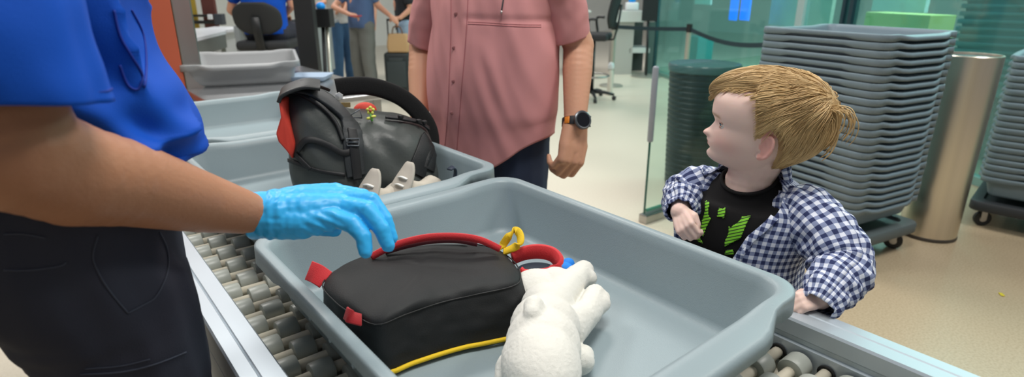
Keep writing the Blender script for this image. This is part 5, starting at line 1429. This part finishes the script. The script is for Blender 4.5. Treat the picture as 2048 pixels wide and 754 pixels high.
rl_ = [P(1024, 516, .870), P(1050, 506, .876), P(1080, 503, .88), (P(1106, 510, .878)), P(1118, 528, .868), P(1104, 546, .852), P(1076, 552, .850), P(1048, 553, .852), P(1036, 545, .858)]
MB().strap(spline(rl_, 7), (.15, -.15, 1), .028, .009).build('red_carry_handle', red, kb2)
mb = MB(); mb.ell(P(1072, 538, .85), (.036, .020, .010), Matrix.Rotation(R(-35), 3, 'Z')); mb.build('navy_panel', mat('panel_navy', (44, 58, 70), .7), kb2)
mb = MB(); mb.ell(P(1126, 540, .845), (.020, .016, .016), Matrix.Rotation(R(-30), 3, 'Z')); mb.ell(P(1136, 528, .845), (.014, .012, .012)); o = fuse(mb, 'blue_foot', mat('felt_blue', (20, 130, 226), .7), kb2, .002, 3)

# ---- white plush toy
po = P(1090, 680, .80)
pl_ = empty('plush_toy', (po.x, po.y, FL), 'white fluffy plush animal lying face down in the nearest bin', 'plush toy')
fur = mat('fur_white', (228, 226, 217), .9, spec=.1, bump=.5, bump_scale=900, sheen=.3, noise_amt=.015, noise_scale=40)
mb = MB()
def E3(x, y, z, r, rot=0): mb.ell(P(x, y, z), r, Matrix.Rotation(rot, 3, 'Z'), 16)
za = FL
E3(1082, 730, za + .060, (.056, .086, .054), -.65)
E3(1086, 692, za + .062, (.056, .070, .053), -.65)
E3(1090, 655, za + .062, (.054, .060, .051), -.6)
E3(1096, 618, za + .054, (.046, .050, .044), -.6)
E3(1072, 585, za + .044, (.052, .046, .042), .0)
E3(1112, 575, za + .050, (.040, .040, .036), .0)
def ch(pts, r): mb.chain([P(*p) for p in pts], r, 16)
ch([(1105, 610, za + .058), (1138, 570, za + .055), (1160, 552, za + .050)], [.032, .027, .024])
ch([(1160, 552, za + .050), (1168, 540, za + .052)], [.024, .019]); ch([(1160, 552, za + .050), (1176, 556, za + .048)], [.022, .017])
ch([(1130, 660, za + .048), (1158, 640, za + .045), (1180, 622, za + .042)], [.034, .027, .022])
ch([(1176, 622, za + .044), (1190, 590, za + .046)], [.022, .019]); ch([(1176, 622, za + .042), (1202, 606, za + .040)], [.021, .017]); ch([(1190, 590, za + .046), (1204, 596, za + .042)], [.017, .015])
ch([(1120, 712, za + .034), (1162, 722, za + .026)], [.028, .021]); ch([(1162, 722, za + .026), (1168, 710, za + .026)], [.020, .016])
ch([(1030, 740, za + .034), (1020, 770, za + .028)], [.030, .022])
ch([(1066, 628, za + .112), (1068, 612, za + .112)], [.013, .016])
o = fuse(mb, 'body', fur, pl_, .0024, 9, .6)
warp(o.data, lambda c, n: .0012 * nz(c, 38, 3) + .0007 * nz(c, 260, 5))
MB().strap([P(1118, 742, za + .05), P(1128, 756, za + .04), P(1134, 770, za + .034)], (.8, -.4, .3), .020, .001).build('care_label', mat('label_white', (236, 236, 236), .6), pl_, smooth=False)
for k in range(3): MB().strap([P(1121 + k * 6, 744 + k * 1.5, za + .0515 - k * .001), P(1130 + k * 5, 757 + k, za + .0415 - k * .001)], (.8, -.4, .3), .0009, .0006).build('label_print', mat('label_ink', (120, 120, 124), .6), pl_, smooth=False)

# ---- big grey backpack
A_ = Vector((.93, -.37, 0)).normalized(); B_ = Vector((.37, .93, 0)).normalized(); CB = Vector((.625, 1.50, 0))
def BP(px, py, off=0): return PV(px, py, CB + B_ * off, B_)
bo_ = empty('backpack', (CB.x, CB.y, FL), 'big dark grey adult backpack with black straps and red lining in the second bin', 'backpack')
grey = mat('pack_grey', (66, 70, 68), .42, spec=.4, noise_amt=.12, noise_scale=7, bump=.35, bump_scale=90)
gblk = mat('pack_black', (22, 23, 25), .55, bump=.3, bump_scale=300)
rows = []
for x, y, hb, zb in ((566, 196, .060, .84), (572, 184, .085, .815), (585, 176, .105, .802), (605, 172, .118, .797), (635, 180, .125, .796), (665, 196, .13, .796), (700, 218, .13, .796), (740, 228, .128, .796), (775, 232, .122, .796), (810, 238, .112, .797), (838, 248, .095, .800), (857, 262, .075, .806), (868, 290, .045, .83)):
    q = BP(x, y); s_ = (q - CB).dot(A_); rows.append((s_, q.z, hb, zb))
ss = [r[0] for r in rows]; n_ = 44; rings = []
for i in range(n_ + 1):
    s_ = ss[0] + (ss[-1] - ss[0]) * i / n_; zt2 = sinterp([(r[0], r[1]) for r in rows], s_); hb = sinterp([(r[0], r[2]) for r in rows], s_); zb = sinterp([(r[0], r[3]) for r in rows], s_)
    ring = []; mid = (zt2 + zb) / 2; hz = (zt2 - zb) / 2
    for k in range(72):
        a = 2 * math.pi * k / 72; c_, d_ = math.cos(a), math.sin(a)
        wv = hb * math.copysign(abs(c_) ** .62, c_); hv = hz * math.copysign(abs(d_) ** .66, d_)
        lean = .035 * (hv / hz) * 1.0
        ring.append(CB + A_ * s_ + B_ * (wv + lean) + Z * (mid + hv))
    rings.append(ring)
mb = MB(); mb.loft(rings); pk = mb.build('body', grey, bo_, sub=1)
def pfold(c, n):
    s_ = (c - CB).dot(A_); z = c.z
    return .008 * nz((s_ * 9, z * 12, c.y * 4), 1, 2) + .007 * nz((s_ * 22 + z * 16, z * 10, 0), 1, 6) + .006 * math.sin(60 * (z + s_ * .7) + 3 * nz(c, 8, 1)) * gauss(s_ - .10, .06) * smooth01((1.0 - z) / .05) - .007 * gauss(s_ - .03, .012)
warp(pk.data, pfold)
bake(pk)
def bstrap(name, pts, w, th, m, off=.004, par=bo_, wdir=None):
    q = on_surface(pk, pts, off, 8)
    if len(q) < 4: print('EMPTY bstrap', name); return None
    for _ in range(3): q = [q[0]] + [(q[i - 1] + q[i] * 2 + q[i + 1]) / 4 for i in range(1, len(q) - 1)] + [q[-1]]
    wds = []
    dg = bpy.context.evaluated_depsgraph_get(); bv = BVHTree.FromObject(pk, dg)
    for i, p in enumerate(q):
        h = bv.find_nearest(p); t = (q[min(i + 1, len(q) - 1)] - q[max(i - 1, 0)]).normalized(); wds.append(h[1].cross(t))
    return MB().strap(q, wds, w, th).build(name, m, par)
webm = mat('web_black', (20, 21, 23), .6)
bstrap('shoulder_strap', [(592, 176), (622, 186), (655, 205), (682, 228), (700, 255), (706, 290), (708, 325), (712, 352)], .052, .012, mat('strap_padded', (44, 48, 50), .6, bump=.3, bump_scale=300), .005)
bstrap('strap_edge', [(585, 184), (618, 200), (648, 222), (672, 250), (684, 282)], .009, .008, gblk, .007)
bstrap('strap_edge', [(612, 172), (650, 182), (690, 204), (722, 232), (728, 250)], .008, .008, gblk, .007)
bstrap('webbing', [(700, 262), (706, 290), (709, 325), (712, 360)], .024, .004, webm, .013)
bstrap('webbing', [(600, 300), (612, 282), (632, 282), (660, 292), (684, 306), (702, 302)], .016, .005, webm, .008)
bstrap('webbing', [(770, 240), (800, 243), (835, 250), (853, 262)], .018, .006, webm, .010)
bstrap('side_pocket_edge', [(574, 318), (604, 330), (640, 342), (690, 350)], .010, .005, gblk, .003)
bstrap('side_pocket_edge', [(592, 306), (606, 322), (622, 338)], .012, .006, gblk, .004)
bstrap('end_panel', [(857, 280), (848, 305), (838, 330), (832, 350)], .055, .006, gblk, .002)
bstrap('end_panel', [(868, 296), (862, 318), (856, 340)], .04, .006, gblk, .002)
mb = MB()
mb.strap(spline([BP(560, 196, -.04), BP(566, 184, -.04), BP(585, 174, -.04), BP(612, 167, -.04), BP(640, 170, -.04)], 5), B_, .14, .010); mb.build('top_flap', mat('flap_black', (34, 37, 37), .5), bo_)
# red lining at the open end
mb = MB()
ou = [(556, 200), (561, 235), (551, 268), (556, 284), (572, 302), (585, 320), (588, 300), (592, 282), (584, 262), (574, 230), (568, 200)]
fr3 = [BP(x, y, -.105 if i < 7 else -.09) for i, (x, y) in enumerate(ou)]; bk3 = [p + B_ * .06 + A_ * .010 for p in fr3]
n3 = len(ou); mb.add(fr3 + bk3, [tuple(range(n3)), tuple(range(2 * n3 - 1, n3 - 1, -1))] + [(i, (i + 1) % n3, n3 + (i + 1) % n3, n3 + i) for i in range(n3)])
o = mb.build('red_lining', mat('lining_red', (206, 62, 46), .65, noise_amt=.1, noise_scale=20), bo_); md = o.modifiers.new('b', 'BEVEL'); md.width = .006; md.segments = 3; md.limit_method = 'ANGLE'
mb = MB(); mb.ell(BP(730, 222, .10), (.034, .02, .026), Matrix.Rotation(R(-22), 3, 'Z')); mb.build('red_back_lining', mat('lining_red', (206, 62, 46), .65), bo_)
# padded arch
arc = spline([BP(x, y, .10) for x, y in ((672, 176), (700, 172), (735, 172), (770, 180), (805, 196), (835, 222), (856, 254), (862, 285), (858, 312))], 8)
wd_ = []
for i, p in enumerate(arc):
    t = (arc[min(i + 1, len(arc) - 1)] - arc[max(i - 1, 0)]).normalized(); wd_.append(t.cross(B_))
mb = MB(); ringp = []
for p, w_ in zip(arc, wd_):
    w_ = w_.normalized(); ringp.append([p + w_ * (.026 * math.copysign(abs(math.cos(a)) ** .6, math.cos(a))) + B_ * (.011 * math.copysign(abs(math.sin(a)) ** .7, math.sin(a))) for a in [2 * math.pi * k / 24 for k in range(24)]])
mb.loft(ringp); o = mb.build('padded_hip_belt', mat('pad_black', (14, 14, 15), .9, bump=.4, bump_scale=400), bo_)
# hardware
def on1(x, y, off):
    for k in (0, 6, 12, 20, 30, 45):
        q = on_surface(pk, [(x - 1, y + k), (x, y + k), (x + 1, y + k)], off, 2)
        if len(q) > 1: return q[1]
    return BP(x, y, -.14)
def buckle(x, y, w_, h_, m, off=.014, th=.0022):
    c = on1(x, y, off); n = (CAM - c).normalized(); u = rt; v = n.cross(u).normalized(); u = v.cross(n)
    q = [c + u * a * w_ / 2 + v * b * h_ / 2 for a, b in ((-1, -1), (1, -1), (1, 1), (-1, 1))]
    mb = MB().tube(q, th, 8, closed=True); mb.tube([c - u * w_ / 2, c + u * w_ / 2], th * .8, 8); return mb.build('buckle', m, bo_)
bmk = mat('buckle_grey', (84, 90, 96), .3, .3)
buckle(704, 288, .030, .018, bmk, .018)
c = on1(708, 240, .016); n = (CAM - c).normalized(); v = Z.cross(n).normalized()
MB().tube([c - v * .018 - Z * .006, c + v * .014 + Z * .014, c + v * .018 - Z * .010], .0024, 8, closed=True).build('tri_ring', bmk, bo_)
c = on1(672, 200, .013); n = (CAM - c).normalized()
MB().lathe([(.0001, 0), (.012, 0), (.011, .002), (.0001, .0035)], c, 6, n).build('silver_pin', mat('pin_silver', (210, 212, 212), .25, .6), bo_, smooth=False)
c = on1(684, 216, .013); n = (CAM - c).normalized(); Mx = Matrix((rt, n.cross(rt).normalized() * -1, n)).transposed()
MB().box(c, (.028, .013, .002), Mx, .001).build('gold_patch', mat('pin_gold', (150, 128, 84), .4, .3), bo_, smooth=False)
for x, y in ((800, 243), (832, 250), (842, 252)):
    c = on1(x, y + 2, .018); MB().box(c, (.012, .014, .010), None, .002).build('clip', black_m, bo_)
# small yellow-green flower charm
c = on1(741, 240, .020); n = (CAM - c).normalized(); u = rt; v = n.cross(u).normalized()
if v.z < 0: v = -v
chm = empty('key_charm', c, 'tiny yellow and green flower charm clipped to the big grey backpack', 'charm')
ych = mat('charm_yellow', (214, 216, 96), .5); gch = mat('charm_green', (120, 190, 90), .5)
mb = MB()
for k in range(5):
    a = 2 * math.pi * k / 5 + .3; mb.ell(c + v * .008 + (u * math.cos(a) + v * math.sin(a)) * .0075, .0048, n=6)
mb.build('petals', ych, chm)
MB().ell(c + v * .008 + n * .003, .0045, n=6).build('flower_centre', mat('charm_red', (206, 110, 80), .5), chm)
MB().tube([c + v * .002, c - v * .010 + u * .002, c - v * .021 + u * .004], .0034, 8).build('stem', gch, chm)
mb = MB(); mb.ell(c - v * .008 + u * .008, (.008, .004, .004), n=6); mb.ell(c - v * .013 - u * .005, (.007, .004, .004), n=6); mb.build('leaves', ych, chm)

# ---- beige shoes in the second bin
shm = mat('shoe_beige', (196, 188, 174), .75, bump=.3, bump_scale=300); solem = mat('shoe_sole', (222, 216, 204), .6); tongm = mat('shoe_tongue', (188, 180, 168), .7)
def shoe(heel, toe, label, tip):
    """low trainer with a raised tongue; heel and toe are floor points"""
    d = (toe - heel); Ln = d.length; d.normalize(); s_ = Z.cross(d)
    r = empty('shoe', heel, label, 'shoe', 'beige shoes in the second bin')
    def G(x, y, z): return heel + d * (y * Ln) + s_ * x + Z * z
    wt = [(0, .026), (.12, .033), (.35, .031), (.62, .043), (.82, .040), (.95, .026), (1, .012)]
    ht = [(0, .075), (.08, .088), (.22, .080), (.36, .092), (.45, .086), (.6, .060), (.8, .044), (.94, .036), (1, .026)]
    ringsU = []; ringsS = []
    for i in range(25):
        y = i / 24; w_ = sinterp(wt, y); h = sinterp(ht, y)
        ringsU.append([G(w_ * (.95 if a_ > 0 else 1) * math.copysign(abs(math.cos(a)) ** .8, math.cos(a)), y, .018 + (h - .018) * max(0, math.sin(a)) ** .8 if math.sin(a) > 0 else .016) for a, a_ in [(2 * math.pi * k / 24, 0) for k in range(24)]])
        ringsS.append([G((w_ + .003) * q, y, z) for q, z in ((-1, .002), (-.8, 0), (.8, 0), (1, .002), (1, .018), (.9, .022), (-.9, .022), (-1, .018))])
    up = MB().loft(ringsU).build('upper', shm, r); MB().loft(ringsS).build('sole', solem, r, auto=40)
    tg = [G(0, .58, .060), G(0, .48, .092), G(0, .40, .120), G(0, .36, .142)]
    MB().strap(spline(tg, 4), s_, [.072, .070, .068, .066, .064, .061, .057, .052, .046, .040, .033, .025, .014], .010).build('tongue', tongm, r)
    for k in range(2):
        c = G(0, .52 - .05 * k, .092 + .016 * k); MB().strap(spline([c - s_ * .016 - Z * .002, c + d * .003 + Z * .002, c + s_ * .016 - Z * .002], 4), d, .007, .003).build('lace', mat('lace_white', (232, 232, 228), .6), r)
    return r
h1_ = P(782, 356, .90); 
q1 = PV(752, 345, (.6, 1.26, 0), (0, 1, 0)); q2 = PV(822, 345, (.6, 1.26, 0), (0, 1, 0))
for q, lab, dr in ((q1, 'beige low shoe nearer the gloved hand, tongue standing up, in the second bin', Vector((-.80, -.30, 0))), (q2, 'beige low shoe beside the backpack end, tongue standing up, in the second bin', Vector((-.86, -.2, 0)))):
    d = dr.normalized(); hl = Vector((q.x, q.y + .0, 0)) - d * .26 * .36
    hl.z = FL + (q.z - FL - .132) if q.z - FL > .132 else FL
    shoe(hl, hl + d * .26, lab, q)
s4 = PV(906, 345, (.6, 1.25, 0), (0, 1, 0))
o = MB().strap(spline([s4 + Vector((-.012, 0, .010)), s4 + Vector((.0, 0, .014)), s4 + Vector((.008, .0, .004)), s4 + Vector((.004, .004, -.03)), Vector((s4.x - .01, s4.y + .02, FL + .004))], 5), (.3, .9, 0), .024, .004).build('navy_strap', mat('navy_web', (36, 48, 66), .6)); tag(o, 'short navy strap end poking up in the corner of the second bin', 'strap')
